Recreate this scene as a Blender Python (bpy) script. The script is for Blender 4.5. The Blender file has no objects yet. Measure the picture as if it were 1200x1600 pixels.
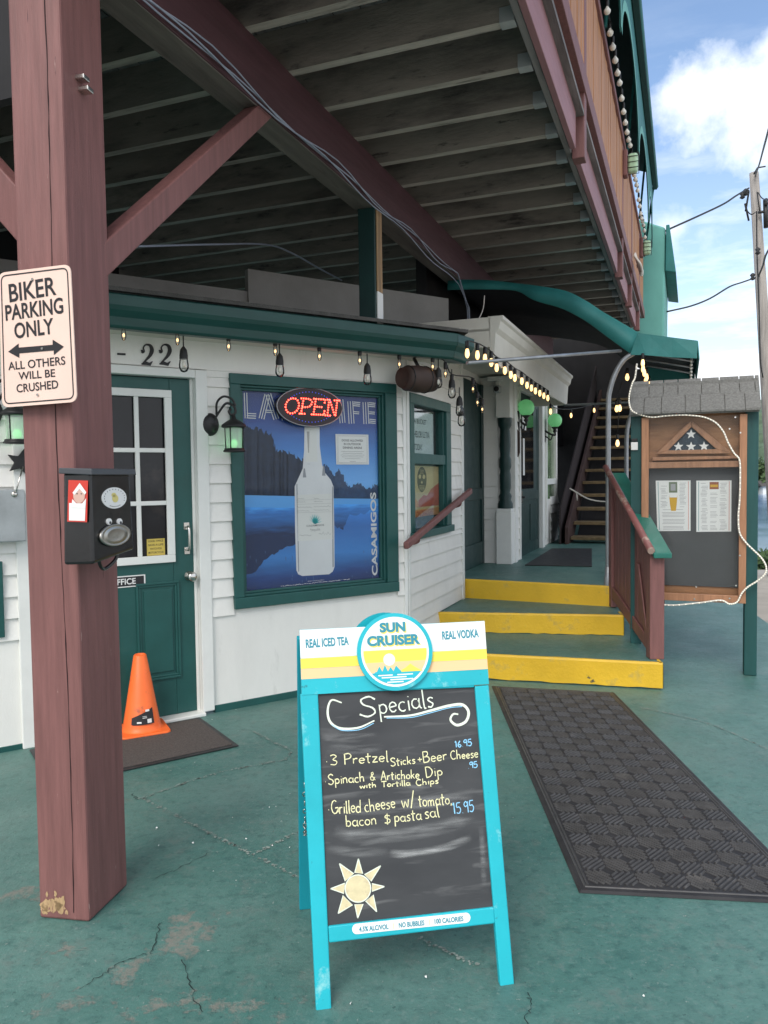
import bpy, bmesh, math, random
from mathutils import Vector, Matrix, noise
R = math.radians
random.seed(7)
S = bpy.context.scene
COL = S.collection

# ------------------------------------------------------------------ camera, sky, sun, exposure
EYE = Vector((0, 0, 1.45)); PITCH = R(2.6); ROLL = R(0.75)
_fw = Vector((0, math.cos(PITCH), -math.sin(PITCH)))
_u0 = Vector((0, math.sin(PITCH), math.cos(PITCH))); _r0 = Vector((1, 0, 0))
_rt = _r0*math.cos(ROLL) - _u0*math.sin(ROLL)
_up = _u0*math.cos(ROLL) + _r0*math.sin(ROLL)
cam = bpy.data.objects.new('camera', bpy.data.cameras.new('camera')); COL.objects.link(cam)
cam.data.sensor_fit = 'HORIZONTAL'; cam.data.sensor_width = 36; cam.data.lens = 36
cam.data.clip_start = 0.05; cam.data.clip_end = 6000
cam.matrix_world = Matrix(((_rt.x, _up.x, -_fw.x, EYE.x), (_rt.y, _up.y, -_fw.y, EYE.y), (_rt.z, _up.z, -_fw.z, EYE.z), (0, 0, 0, 1)))
S.camera = cam
S.cycles.use_denoising = True
S.cycles.max_bounces = 8; S.cycles.diffuse_bounces = 5
S.cycles.sample_clamp_indirect = 4

SUN_AZ, SUN_EL = 202, 44            # degrees: azimuth clockwise from +Y, elevation
W = bpy.data.worlds.new("World"); S.world = W; W.use_nodes = True
def build_world():
    nt = W.node_tree; n = nt.nodes; l = nt.links; n.clear()
    out = n.new('ShaderNodeOutputWorld')
    sky = n.new('ShaderNodeTexSky'); sky.sky_type = 'NISHITA'; sky.sun_disc = False
    sky.sun_elevation = R(SUN_EL); sky.sun_rotation = R(SUN_AZ); sky.air_density = 1.0; sky.dust_density = 1.2; sky.ozone_density = 1.5
    b1 = n.new('ShaderNodeBackground'); b1.inputs[1].default_value = 0.125
    b2 = n.new('ShaderNodeBackground'); b2.inputs[0].default_value = (.93, .96, 1, 1); b2.inputs[1].default_value = 0.80
    mx = n.new('ShaderNodeMixShader')
    l.new(sky.outputs[0], b1.inputs[0]); l.new(b1.outputs[0], mx.inputs[1]); l.new(b2.outputs[0], mx.inputs[2]); l.new(mx.outputs[0], out.inputs[0])
    tc = n.new('ShaderNodeTexCoord')
    def M(op, a, b=None, clamp=False):
        m = n.new('ShaderNodeMath'); m.operation = op; m.use_clamp = clamp
        for i, v in enumerate((a, b)):
            if v is None: continue
            if isinstance(v, (int, float)): m.inputs[i].default_value = v
            else: l.new(v, m.inputs[i])
        return m.outputs[0]
    def NZ(scale, det, rough, vec, sc=(1, 1, 1)):
        mp = n.new('ShaderNodeMapping'); mp.inputs['Scale'].default_value = sc; l.new(vec, mp.inputs[0])
        t = n.new('ShaderNodeTexNoise'); t.inputs['Scale'].default_value = scale; t.inputs['Detail'].default_value = det; t.inputs['Roughness'].default_value = rough
        l.new(mp.outputs[0], t.inputs['Vector']); return t.outputs['Fac']
    g = tc.outputs['Generated']
    fine = NZ(14, 7, .6, g); big = NZ(2.6, 6, .55, g, (1, 1, 3.0)); wisp = NZ(5, 7, .62, g, (1, 1, 5))
    def blob(px, py, rad, amp=0.042):      # one cumulus head at a compass direction
        d = ray(px, py).normalized()
        v = n.new('ShaderNodeVectorMath'); v.operation = 'DISTANCE'; l.new(g, v.inputs[0]); v.inputs[1].default_value = d
        a = M('ADD', v.outputs['Value'], M('MULTIPLY', M('SUBTRACT', fine, .5), amp*3.2))
        return M('MULTIPLY', M('SUBTRACT', rad, a), 1/.05, True)
    c = blob(1105, 160, .060)
    for q in ((1170, 165, .062), (1062, 195, .036), (1150, 128, .040), (1250, 150, .08), (1055, 355, .026), (1110, 358, .022)):
        c = M('MAXIMUM', c, M('MULTIPLY', blob(*q), 1.0 if q[1] < 300 else .75))
    sp = n.new('ShaderNodeSeparateXYZ'); l.new(g, sp.inputs[0])
    low = M('MULTIPLY', M('SUBTRACT', .30, sp.outputs[2]), 3.0, True)           # thicker cloud towards the skyline
    w2 = M('MULTIPLY', M('ADD', M('SUBTRACT', wisp, .50), M('MULTIPLY', low, .26)), 4.0, True)
    beh = M('MULTIPLY', M('SUBTRACT', .45, sp.outputs[1]), 2.2, True)           # broken overcast behind the viewer
    w3 = M('MULTIPLY', M('ADD', M('SUBTRACT', big, .46), .12), 5.0, True)
    pale = M('MULTIPLY', M('SUBTRACT', .42, sp.outputs[2]), 1.15, True)
    c = M('MAXIMUM', c, M('MULTIPLY', w2, M('MULTIPLY', M('SUBTRACT', .50, sp.outputs[2]), 2.6, True))); c = M('ADD', c, M('MULTIPLY', pale, .5), True); c = M('MAXIMUM', c, M('MULTIPLY', w3, beh))
    l.new(c, mx.inputs[0])
def ray(px, py):                     # direction seen at a point of a 1200 x 1600 survey photograph
    return _fw + _rt*((px-600)/1200) - _up*((py-800)/1200)
build_world()
sun = bpy.data.objects.new('sun', bpy.data.lights.new('sun', 'SUN')); COL.objects.link(sun)
sun.data.energy = 1.3; sun.data.angle = R(30); sun.data.color = (1, .95, .88)
_sd = Vector((math.sin(R(SUN_AZ))*math.cos(R(SUN_EL)), math.cos(R(SUN_AZ))*math.cos(R(SUN_EL)), math.sin(R(SUN_EL))))
sun.rotation_euler = _sd.to_track_quat('Z', 'Y').to_euler()
S.view_settings.view_transform = 'Standard'; S.view_settings.look = 'None'; S.view_settings.exposure = 0.88; S.view_settings.gamma = 1

# ------------------------------------------------------------------ frames (X along, Y towards the viewer, Z up)
class Frame:
    def __init__(s, o, X, Y, Z=Vector((0, 0, 1))): s.o = Vector(o); s.X = Vector(X); s.Y = Vector(Y); s.Z = Vector(Z)
    def __call__(s, a, b, c): return s.o + s.X*a + s.Y*b + s.Z*c
    def px(s, x, y, b=0.0):          # survey point -> (a, c) on the plane Y = b
        d = ray(x, y); q = s.o + s.Y*b
        N = s.X.cross(s.Z)
        P = EYE + d*(N.dot(q-EYE)/N.dot(d)) - q
        return P.dot(s.X), P.dot(s.Z)
    def pp(s, x, y, b=0.0):
        a, c = s.px(x, y, b); return (a, b, c)
def azv(d): return Vector((math.sin(R(d)), math.cos(R(d)), 0))
def gnd(x, y, z=0.0):
    d = ray(x, y); return EYE + d*((z-EYE.z)/d.z)
WORLD = Frame((0, 0, 0), (1, 0, 0), (0, 1, 0))
AF, AD = 56.5, 21.4
FAC = Frame((-1.056, 4.737, 0), azv(AF), azv(AF+90))           # office front
DK = Frame((0, 0, 0), azv(AD), azv(AD+90))                      # street line of the deck and the entry wall
WQ = -1.876                                                     # entry wall line
SID = Frame(DK(0, WQ, 0), DK.X, DK.Y)
K0 = Vector((2.579, 5.401, 0))
KIO = Frame(K0, DK.Y, -DK.X)                                    # menu cabinet, square to the street line
_bw = azv(80); _bb = Vector((-_bw.y, _bw.x, 0)); _bz = (_bb*0.265 + Vector((0, 0, 0.995))).normalized()
BRD = Frame((-.203, 2.03, 0), _bw, _bw.cross(_bz), _bz)         # leaning chalkboard face
if BRD.Y.y > 0: BRD.Y = -BRD.Y

# ------------------------------------------------------------------ mesh builder
def crom(pts, n=6, closed=False):
    P = [Vector(p) for p in pts]; out = []
    N = len(P)
    if N < 3 and not closed: return P
    rng = range(N) if closed else range(N-1)
    for i in rng:
        p0 = P[(i-1) % N] if (closed or i > 0) else P[0]*2-P[1]
        p1 = P[i]; p2 = P[(i+1) % N]
        p3 = P[(i+2) % N] if (closed or i+2 < N) else P[-1]*2-P[-2]
        for k in range(n):
            t = k/n
            out.append(0.5*((2*p1)+(p2-p0)*t+(2*p0-5*p1+4*p2-p3)*t*t+(3*p1-p0-3*p2+p3)*t**3))
    if not closed: out.append(P[-1])
    return out
class MB:
    def __init__(s, fr=WORLD): s.v = []; s.f = []; s.m = []; s.sm = []; s.fr = fr; s.cur = 0
    def P(s, p): return s.fr(*p)
    def raw(s, vs, fs, smooth=False):
        b = len(s.v); s.v += [s.P(p) for p in vs]
        for f in fs: s.f.append([b+i for i in f]); s.m.append(s.cur); s.sm.append(smooth)
    def box(s, x0, x1, y0, y1, z0, z1):
        s.raw([(x0,y0,z0),(x1,y0,z0),(x1,y1,z0),(x0,y1,z0),(x0,y0,z1),(x1,y0,z1),(x1,y1,z1),(x0,y1,z1)],
              [(0,3,2,1),(4,5,6,7),(0,1,5,4),(1,2,6,5),(2,3,7,6),(3,0,4,7)])
    def hexa(s, bot, top):            # two quads of 3-D points
        s.raw(list(bot)+list(top), [(0,3,2,1),(4,5,6,7),(0,1,5,4),(1,2,6,5),(2,3,7,6),(3,0,4,7)])
    def poly(s, pts): s.raw(pts, [tuple(range(len(pts)))])
    def prism(s, pts, d):             # polygon of 3-D points pushed by vector d (local)
        n = len(pts); q = [tuple(Vector(p)+Vector(d)) for p in pts]
        s.raw(list(pts)+q, [tuple(range(n)), tuple(range(2*n-1, n-1, -1))]+[(i, (i+1) % n, n+(i+1) % n, n+i) for i in range(n)])
    def plate(s, ac, b0, b1): s.prism([(a, b0, c) for a, c in ac], (0, b1-b0, 0))     # polygon in the X-Z plane given depth
    def strip(s, pts, w, b=None, up=None):   # flat ribbon in the X-Z plane; w number or list
        P = [Vector(p) for p in pts]; n = len(P)
        vs = []
        for i in range(n):
            t = P[min(i+1, n-1)]-P[max(i-1, 0)]
            if t.length < 1e-9: t = Vector((1, 0, 0))
            nrm = Vector((-t.z, 0, t.x)).normalized() if up is None else t.cross(Vector(up)).normalized()
            ww = (w[i] if isinstance(w, (list, tuple)) else w)*.5
            vs += [tuple(P[i]+nrm*ww), tuple(P[i]-nrm*ww)]
        s.raw(vs, [(2*i, 2*i+1, 2*i+3, 2*i+2) for i in range(n-1)])
    def tube(s, pts, r, n=8, cap=True):
        P = [s.P(p) for p in pts]; N = len(P); b = len(s.v); prev = None
        for i in range(N):
            t = (P[min(i+1, N-1)]-P[max(i-1, 0)])
            t = t.normalized() if t.length > 1e-9 else Vector((0, 0, 1))
            if prev is None:
                a = Vector((0, 0, 1)) if abs(t.z) < .9 else Vector((1, 0, 0)); x = a.cross(t).normalized()
            else: x = (prev - t*prev.dot(t)).normalized()
            prev = x; y = t.cross(x); rr = r[i] if isinstance(r, (list, tuple)) else r
            s.v += [P[i]+x*(rr*math.cos(2*math.pi*k/n))+y*(rr*math.sin(2*math.pi*k/n)) for k in range(n)]
        for i in range(N-1):
            for k in range(n):
                s.f.append([b+i*n+k, b+i*n+(k+1) % n, b+(i+1)*n+(k+1) % n, b+(i+1)*n+k]); s.m.append(s.cur); s.sm.append(True)
        if cap:
            for q in ([b+k for k in range(n)][::-1], [b+(N-1)*n+k for k in range(n)]): s.f.append(q); s.m.append(s.cur); s.sm.append(False)
    def lathe(s, c, prof, n=20, ax='Z', squash=1.0):    # prof: (radius, height)
        vs = []
        for r, h in prof:
            for k in range(n):
                x, y = r*math.cos(2*math.pi*k/n), r*squash*math.sin(2*math.pi*k/n)
                p = {'Z': (x, y, h), 'Y': (x, h, y), 'X': (h, x, y)}[ax]
                vs.append((c[0]+p[0], c[1]+p[1], c[2]+p[2]))
        fs = [(i*n+k, i*n+(k+1) % n, (i+1)*n+(k+1) % n, (i+1)*n+k) for i in range(len(prof)-1) for k in range(n)]
        s.raw(vs, fs, True)
        if prof[0][0] > 1e-6: s.raw(vs[:n], [tuple(range(n))])
        if prof[-1][0] > 1e-6: s.raw(vs[-n:], [tuple(range(n))])
    def ball(s, c, r, n=12, sq=(1, 1, 1)):
        m = max(6, n//2); vs = []; 
        for i in range(m+1):
            th = math.pi*i/m
            for k in range(n):
                ph = 2*math.pi*k/n
                vs.append((c[0]+r*sq[0]*math.sin(th)*math.cos(ph), c[1]+r*sq[1]*math.sin(th)*math.sin(ph), c[2]+r*sq[2]*math.cos(th)))
        s.raw(vs, [(i*n+k, i*n+(k+1) % n, (i+1)*n+(k+1) % n, (i+1)*n+k) for i in range(m) for k in range(n)], True)
    def disc(s, c, r, n=28, rz=None): # flat ellipse in the X-Z plane
        rz = rz or r
        s.poly([(c[0]+r*math.cos(2*math.pi*k/n), c[1], c[2]+rz*math.sin(2*math.pi*k/n)) for k in range(n)])
    def drum(s, c, r, d, n=36, rz=None):
        rz = rz or r
        s.prism([(c[0]+r*math.cos(2*math.pi*k/n), c[1], c[2]+rz*math.sin(2*math.pi*k/n)) for k in range(n)], (0, d, 0))
    def text(s, body, p0, p1, h, b, bold=0.0, spacing=1.0, slant=0.0, ext=0.0):
        """lettering whose baseline runs p0 -> p1 (a, c) and whose inked height is h, on the plane Y = b"""
        vs, fs = glyph_mesh(body, bold, spacing, slant)
        x0 = min(v[0] for v in vs); x1 = max(v[0] for v in vs); y0 = min(v[1] for v in vs); y1 = max(v[1] for v in vs)
        A = Vector((p0[0], 0, p0[1])); B = Vector((p1[0], 0, p1[1])); t = B-A
        n_ = Vector((-t.z, 0, t.x)).normalized()*h
        pts = [A + t*((x-x0)/(x1-x0)) + n_*((y-y0)/(y1-y0)) for x, y in vs]
        s.raw([(p.x, b, p.z) for p in pts], fs)
_gc = {}
def glyph_mesh(body, bold, spacing, slant):
    key = (body, bold, spacing, slant)
    if key in _gc: return _gc[key]
    cu = bpy.data.curves.new('t', 'FONT'); cu.body = body; cu.size = 1; cu.offset = bold; cu.space_character = spacing; cu.shear = slant; cu.resolution_u = 4
    o = bpy.data.objects.new('t', cu); COL.objects.link(o)
    dg = bpy.context.evaluated_depsgraph_get(); me = bpy.data.meshes.new_from_object(o.evaluated_get(dg))
    r = ([(v.co.x, v.co.y) for v in me.vertices], [tuple(p.vertices) for p in me.polygons])
    bpy.data.objects.remove(o); bpy.data.curves.remove(cu); bpy.data.meshes.remove(me)
    _gc[key] = r; return r

def base_of(parent):
    L = Vector((0, 0, 0)); p = parent
    while p: L += p.location; p = p.parent
    return L
def obj(name, mb, mats, parent=None, bevel=0.0, seg=2, solid=0.0, at=None, local=False):
    me = bpy.data.meshes.new(name)
    off = Vector((0, 0, 0))
    if not local:
        off = base_of(parent) + (Vector(at) if at else Vector((0, 0, 0)))
    me.from_pydata([v-off for v in mb.v], [], mb.f)
    for m in (mats if isinstance(mats, (list, tuple)) else [mats]): me.materials.append(m)
    me.polygons.foreach_set('material_index', mb.m); me.polygons.foreach_set('use_smooth', mb.sm)
    bm = bmesh.new(); bm.from_mesh(me); bmesh.ops.recalc_face_normals(bm, faces=bm.faces); bm.to_mesh(me); bm.free()
    o = bpy.data.objects.new(name, me); COL.objects.link(o)
    if at: o.location = at
    if parent: o.parent = parent
    if solid: md = o.modifiers.new('s', 'SOLIDIFY'); md.thickness = solid; md.offset = 0
    if bevel:
        md = o.modifiers.new('b', 'BEVEL'); md.width = bevel; md.segments = seg; md.limit_method = 'ANGLE'; md.angle_limit = R(40); md.harden_normals = False
    return o
def thing(name, label, cat, loc, group=None):
    o = bpy.data.objects.new(name, None); COL.objects.link(o); o.location = loc; o.empty_display_size = .1
    o['label'] = label; o['category'] = cat
    if group: o['group'] = group
    return o
def tag(o, label, cat, group=None):
    o['label'] = label; o['category'] = cat
    if group: o['group'] = group
    return o
def struct(o): o['kind'] = 'structure'; return o
def stuff(o): o['kind'] = 'stuff'; return o
def copy_tree(o, parent=None):
    c = o.copy(); COL.objects.link(c)
    if parent: c.parent = parent
    for ch in list(o.children): copy_tree(ch, c)
    return c

# ------------------------------------------------------------------ materials
def nodes(name):
    m = bpy.data.materials.new(name); m.use_nodes = True; nt = m.node_tree
    return m, nt, nt.nodes['Principled BSDF']
def C4(c): return (c[0], c[1], c[2], 1)
def mat(name, col, rough=.6, var=.12, scale=6, det=6, stretch=(1, 1, 1), rz=0, bump=.0, bscale=60, spec=.4, metal=0, wear=None, emit=None, coat=0, dirt=None):
    """wear / dirt = (colour, threshold 0..1, noise scale, softness)"""
    m, nt, b = nodes(name); n = nt.nodes; l = nt.links
    b.inputs['Roughness'].default_value = rough; b.inputs['Metallic'].default_value = metal; b.inputs['Specular IOR Level'].default_value = spec
    b.inputs['Coat Weight'].default_value = coat
    tc = n.new('ShaderNodeTexCoord')
    r0 = n.new('ShaderNodeMapping'); r0.inputs['Rotation'].default_value = (0, 0, rz)
    oi = n.new('ShaderNodeObjectInfo'); va = n.new('ShaderNodeVectorMath'); va.operation = 'MULTIPLY_ADD'; l.new(oi.outputs['Random'], va.inputs[0]); va.inputs[1].default_value = (31, 17, 23); l.new(tc.outputs['Object'], va.inputs[2]); l.new(va.outputs[0], r0.inputs[0])
    mp = n.new('ShaderNodeMapping'); mp.inputs['Scale'].default_value = stretch; l.new(r0.outputs[0], mp.inputs[0])
    def NZ(sc, d=6, rg=.6, vec=None):
        t = n.new('ShaderNodeTexNoise'); t.inputs['Scale'].default_value = sc; t.inputs['Detail'].default_value = d; t.inputs['Roughness'].default_value = rg
        l.new(vec or mp.outputs[0], t.inputs['Vector']); return t.outputs['Fac']
    def mixc(f, a, bb):
        x = n.new('ShaderNodeMix'); x.data_type = 'RGBA'
        l.new(f, x.inputs['Factor'])
        for s_, v in (('A', a), ('B', bb)):
            i = [q for q in x.inputs if q.name == s_ and q.type == 'RGBA'][0]
            if isinstance(v, tuple): i.default_value = v
            else: l.new(v, i)
        return [q for q in x.outputs if q.type == 'RGBA'][0]
    def thr(f, t, soft):
        mr = n.new('ShaderNodeMapRange'); mr.inputs['From Min'].default_value = t; mr.inputs['From Max'].default_value = t+soft; l.new(f, mr.inputs['Value']); return mr.outputs[0]
    f = NZ(scale, det); f = thr(f, .28, .44)
    c = mixc(f, C4([x*(1-var) for x in col]), C4([min(1, x*(1+var)) for x in col]))
    for w in (wear, dirt):
        if w: c = mixc(thr(NZ(w[2], 8, .68), w[1], w[3]), c, C4(w[0]))
    l.new(c, b.inputs['Base Color'])
    rr = n.new('ShaderNodeMapRange'); rr.inputs['To Min'].default_value = max(0.02, rough-.12); rr.inputs['To Max'].default_value = min(1, rough+.12)
    l.new(NZ(scale*2.3, 4), rr.inputs['Value']); l.new(rr.outputs[0], b.inputs['Roughness'])
    if bump:
        bp = n.new('ShaderNodeBump'); bp.inputs['Strength'].default_value = bump; bp.inputs['Distance'].default_value = .01
        l.new(NZ(bscale, 5), bp.inputs['Height']); l.new(bp.outputs[0], b.inputs['Normal'])
    if emit: b.inputs['Emission Color'].default_value = C4(emit[0]); b.inputs['Emission Strength'].default_value = emit[1]
    return m
def flat(name, col, rough=.6, emit=None, metal=0, spec=.4):
    m, nt, b = nodes(name); b.inputs['Base Color'].default_value = C4(col); b.inputs['Roughness'].default_value = rough; b.inputs['Metallic'].default_value = metal
    b.inputs['Specular IOR Level'].default_value = spec
    t = nt.nodes.new('ShaderNodeTexNoise'); t.inputs['Scale'].default_value = 40
    mr = nt.nodes.new('ShaderNodeMapRange'); mr.inputs['To Min'].default_value = max(.02, rough-.06); mr.inputs['To Max'].default_value = min(1, rough+.06)
    nt.links.new(t.outputs['Fac'], mr.inputs['Value']); nt.links.new(mr.outputs[0], b.inputs['Roughness'])
    if emit: b.inputs['Emission Color'].default_value = C4(emit[0]); b.inputs['Emission Strength'].default_value = emit[1]
    return m
def glass(name, tint=(1, 1, 1), refl=1.0):
    m = bpy.data.materials.new(name); m.use_nodes = True; nt = m.node_tree; n = nt.nodes; n.clear()
    o = n.new('ShaderNodeOutputMaterial'); mx = n.new('ShaderNodeMixShader'); t = n.new('ShaderNodeBsdfTransparent'); t.inputs[0].default_value = C4(tint)
    g = n.new('ShaderNodeBsdfGlossy'); g.inputs['Roughness'].default_value = .03
    fr = n.new('ShaderNodeFresnel'); fr.inputs[0].default_value = 1.45; k = n.new('ShaderNodeMath'); k.operation = 'MULTIPLY'; k.inputs[1].default_value = refl; k.use_clamp = True
    nt.links.new(fr.outputs[0], k.inputs[0]); nt.links.new(k.outputs[0], mx.inputs[0]); nt.links.new(t.outputs[0], mx.inputs[1]); nt.links.new(g.outputs[0], mx.inputs[2]); nt.links.new(mx.outputs[0], o.inputs[0])
    return m
RD = R(AD)
M = {}
M['white'] = mat('white_paint', (.80, .79, .75), .55, .06, 3, stretch=(1.5, 1.5, .5), dirt=((.60, .59, .55), .60, 5, .2), wear=((.42, .42, .39), .72, 22, .03), bump=.15, bscale=90)
M['white2'] = mat('white_trim_paint', (.76, .77, .74), .5, .06, 4, dirt=((.45, .44, .4), .68, 3.5, .15), bump=.1, bscale=70)
M['eave'] = mat('cream_eave_paint', (.62, .60, .53), .55, .08, 3, bump=.1)
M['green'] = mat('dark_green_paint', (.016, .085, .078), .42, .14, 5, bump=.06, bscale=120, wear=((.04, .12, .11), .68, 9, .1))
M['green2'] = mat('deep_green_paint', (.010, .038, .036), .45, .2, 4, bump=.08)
M['gutter'] = mat('green_gutter_paint', (.012, .065, .058), .4, .15, 4, stretch=(1, 1, 4), wear=((.05, .09, .085), .68, 6, .12))
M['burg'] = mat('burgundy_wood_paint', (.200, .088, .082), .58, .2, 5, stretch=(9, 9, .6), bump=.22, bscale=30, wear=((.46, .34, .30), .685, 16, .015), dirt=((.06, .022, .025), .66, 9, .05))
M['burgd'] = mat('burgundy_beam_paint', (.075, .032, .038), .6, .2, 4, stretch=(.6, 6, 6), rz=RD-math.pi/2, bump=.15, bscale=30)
M['fascia'] = mat('faded_burgundy_fascia', (.30, .15, .16), .6, .12, 4, stretch=(.7, 5, 5), rz=RD-math.pi/2, bump=.1)
M['wood'] = mat('weathered_grey_timber', (.19, .18, .175), .85, .42, 3, stretch=(5, .6, 4), rz=RD, bump=.35, bscale=25, dirt=((.07, .066, .066), .48, 2.0, .35))
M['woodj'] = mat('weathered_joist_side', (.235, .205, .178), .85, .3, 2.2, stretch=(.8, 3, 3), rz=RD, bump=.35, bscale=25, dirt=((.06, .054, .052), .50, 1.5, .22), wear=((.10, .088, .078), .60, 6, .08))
M['woodb'] = mat('worn_ground_lit_edge', (.38, .345, .30), .85, .3, 5, stretch=(.7, 6, 6), rz=RD, bump=.3, bscale=25, dirt=((.10, .09, .08), .56, 4, .15))  # joist bottoms: worn edge, with light from the ground coloured in
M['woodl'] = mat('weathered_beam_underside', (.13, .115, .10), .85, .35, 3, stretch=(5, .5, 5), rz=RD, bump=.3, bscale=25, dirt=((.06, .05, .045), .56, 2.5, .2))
M['cedar'] = mat('stained_cedar_slats', (.40, .19, .085), .6, .35, 5, stretch=(9, 9, .5), bump=.15, bscale=20)
M['ply'] = mat('varnished_plywood', (.34, .165, .075), .5, .3, 4, stretch=(1.2, 1.2, 7), bump=.08, wear=((.5, .26, .12), .62, 5, .12))
M['plyv'] = mat('varnished_frame_wood', (.37, .185, .10), .5, .25, 5, stretch=(7, 7, .8), bump=.08, wear=((.6, .36, .2), .66, 6, .1))
M['yellow'] = mat('yellow_step_paint', (.74, .46, .028), .5, .12, 3, bump=.3, bscale=45, wear=((.52, .36, .08), .56, 6, .12), dirt=((.12, .10, .05), .66, 11, .04))
M['mat'] = mat('black_rubber', (.030, .029, .030), .55, .3, 8, bump=.1, dirt=((.09, .085, .08), .62, 3, .25))
M['carpet'] = mat('grey_brown_carpet', (.085, .072, .066), .95, .35, 90, bump=.5, bscale=300)
M['steel'] = mat('galvanised_pipe', (.33, .35, .37), .45, .2, 8, metal=.7)
M['chrome'] = flat('brushed_metal', (.62, .60, .56), .25, metal=1)
M['iron'] = mat('black_iron', (.02, .02, .021), .45, .2, 20, bump=.1)
M['blackp'] = mat('black_gloss_plastic', (.010, .010, .011), .22, .2, 6, spec=.5, bump=.03)
M['blackg'] = flat('dark_lid_plastic', (.055, .06, .068), .35)
M['turq'] = mat('turquoise_paint', (.014, .43, .51), .42, .10, 4, bump=.05, wear=((.24, .58, .60), .60, 9, .10), dirt=((.02, .24, .28), .655, 24, .04))
M['turqd'] = mat('turquoise_print_dark', (.010, .30, .38), .5, .05, 4)
M['chalkb'] = None
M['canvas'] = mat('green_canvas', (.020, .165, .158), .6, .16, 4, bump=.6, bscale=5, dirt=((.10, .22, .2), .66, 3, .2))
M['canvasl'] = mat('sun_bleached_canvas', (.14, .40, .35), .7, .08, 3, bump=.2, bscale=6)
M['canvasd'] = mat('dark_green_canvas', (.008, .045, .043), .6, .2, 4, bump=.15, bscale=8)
M['shing'] = mat('asphalt_shingle', (.19, .19, .18), .95, .3, 70, bump=.6, bscale=220)
M['shingd'] = mat('old_roof_felt', (.075, .072, .068), .95, .4, 8, bump=.5, bscale=60)
M['cable'] = flat('cable_sheath', (.30, .34, .42), .5)
M['cableb'] = flat('black_cord', (.012, .012, .012), .5)
M['cream'] = flat('cream_rope', (.62, .58, .52), .5)
M['bulb'] = flat('lit_bulb', (1, .8, .5), .2, emit=((1, .58, .22), 1.3))
M['bulbo'] = flat('clear_bulb', (.72, .70, .62), .1, spec=.8)
M['bulbg'] = glass('pendant_glass', (.95, .95, .93), 1.5)
M['paper'] = flat('white_paper', (.78, .78, .76), .6)
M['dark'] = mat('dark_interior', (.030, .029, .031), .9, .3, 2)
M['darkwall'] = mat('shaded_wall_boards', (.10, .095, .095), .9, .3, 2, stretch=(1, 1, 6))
M['pane'] = mat('dark_window_pane', (.010, .011, .014), .05, .5, 2, spec=.35, wear=((.035, .03, .03), .55, 3, .1), bump=.02, bscale=4)
M['glass'] = glass('clear_glass', (.97, .98, .98), .32)
M['orange'] = mat('orange_plastic', (.92, .165, .035), .42, .10, 5, dirt=((.42, .11, .05), .60, 14, .12))
M['peach'] = mat('peach_sign_enamel', (.83, .61, .52), .35, .05, 4, dirt=((.6, .38, .28), .7, 5, .1))
M['ink'] = flat('black_ink', (.022, .021, .024), .5)
M['red'] = flat('red_ink', (.60, .05, .035), .5)
M['skin'] = flat('pale_face_print', (.62, .40, .33), .5)
M['globe'] = mat('green_glass_globe', (.16, .46, .20), .3, .1, 4, emit=((.16, .6, .22), .16))
M['brownp'] = mat('dark_brown_plaque', (.05, .030, .024), .6, .2, 6)
M['led'] = flat('red_led', (.9, .02, .02), .3, emit=((1, .05, .03), 7))
M['ledb'] = flat('blue_led', (.05, .08, .5), .3, emit=((.06, .12, .9), .35))
M['gmtl'] = mat('galvanised_sheet', (.40, .43, .44), .42, .22, 6, metal=.55)
M['menuboard'] = mat('charcoal_board', (.085, .087, .09), .7, .12, 3)
M['poleW'] = mat('weathered_pole', (.31, .285, .26), .9, .3, 3, stretch=(8, 8, .5), bump=.4, bscale=20)
M['chalk'] = mat('yellow_chalk', (.80, .77, .46), .95, .12, 160, wear=((.32, .31, .24), .60, 120, .1))
M['chalkw'] = mat('pale_chalk', (.74, .80, .68), .95, .12, 160, wear=((.3, .32, .3), .62, 120, .1))
M['chalkbl'] = mat('blue_chalk', (.28, .60, .86), .95, .1, 160, wear=((.15, .22, .28), .62, 120, .1))

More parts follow.
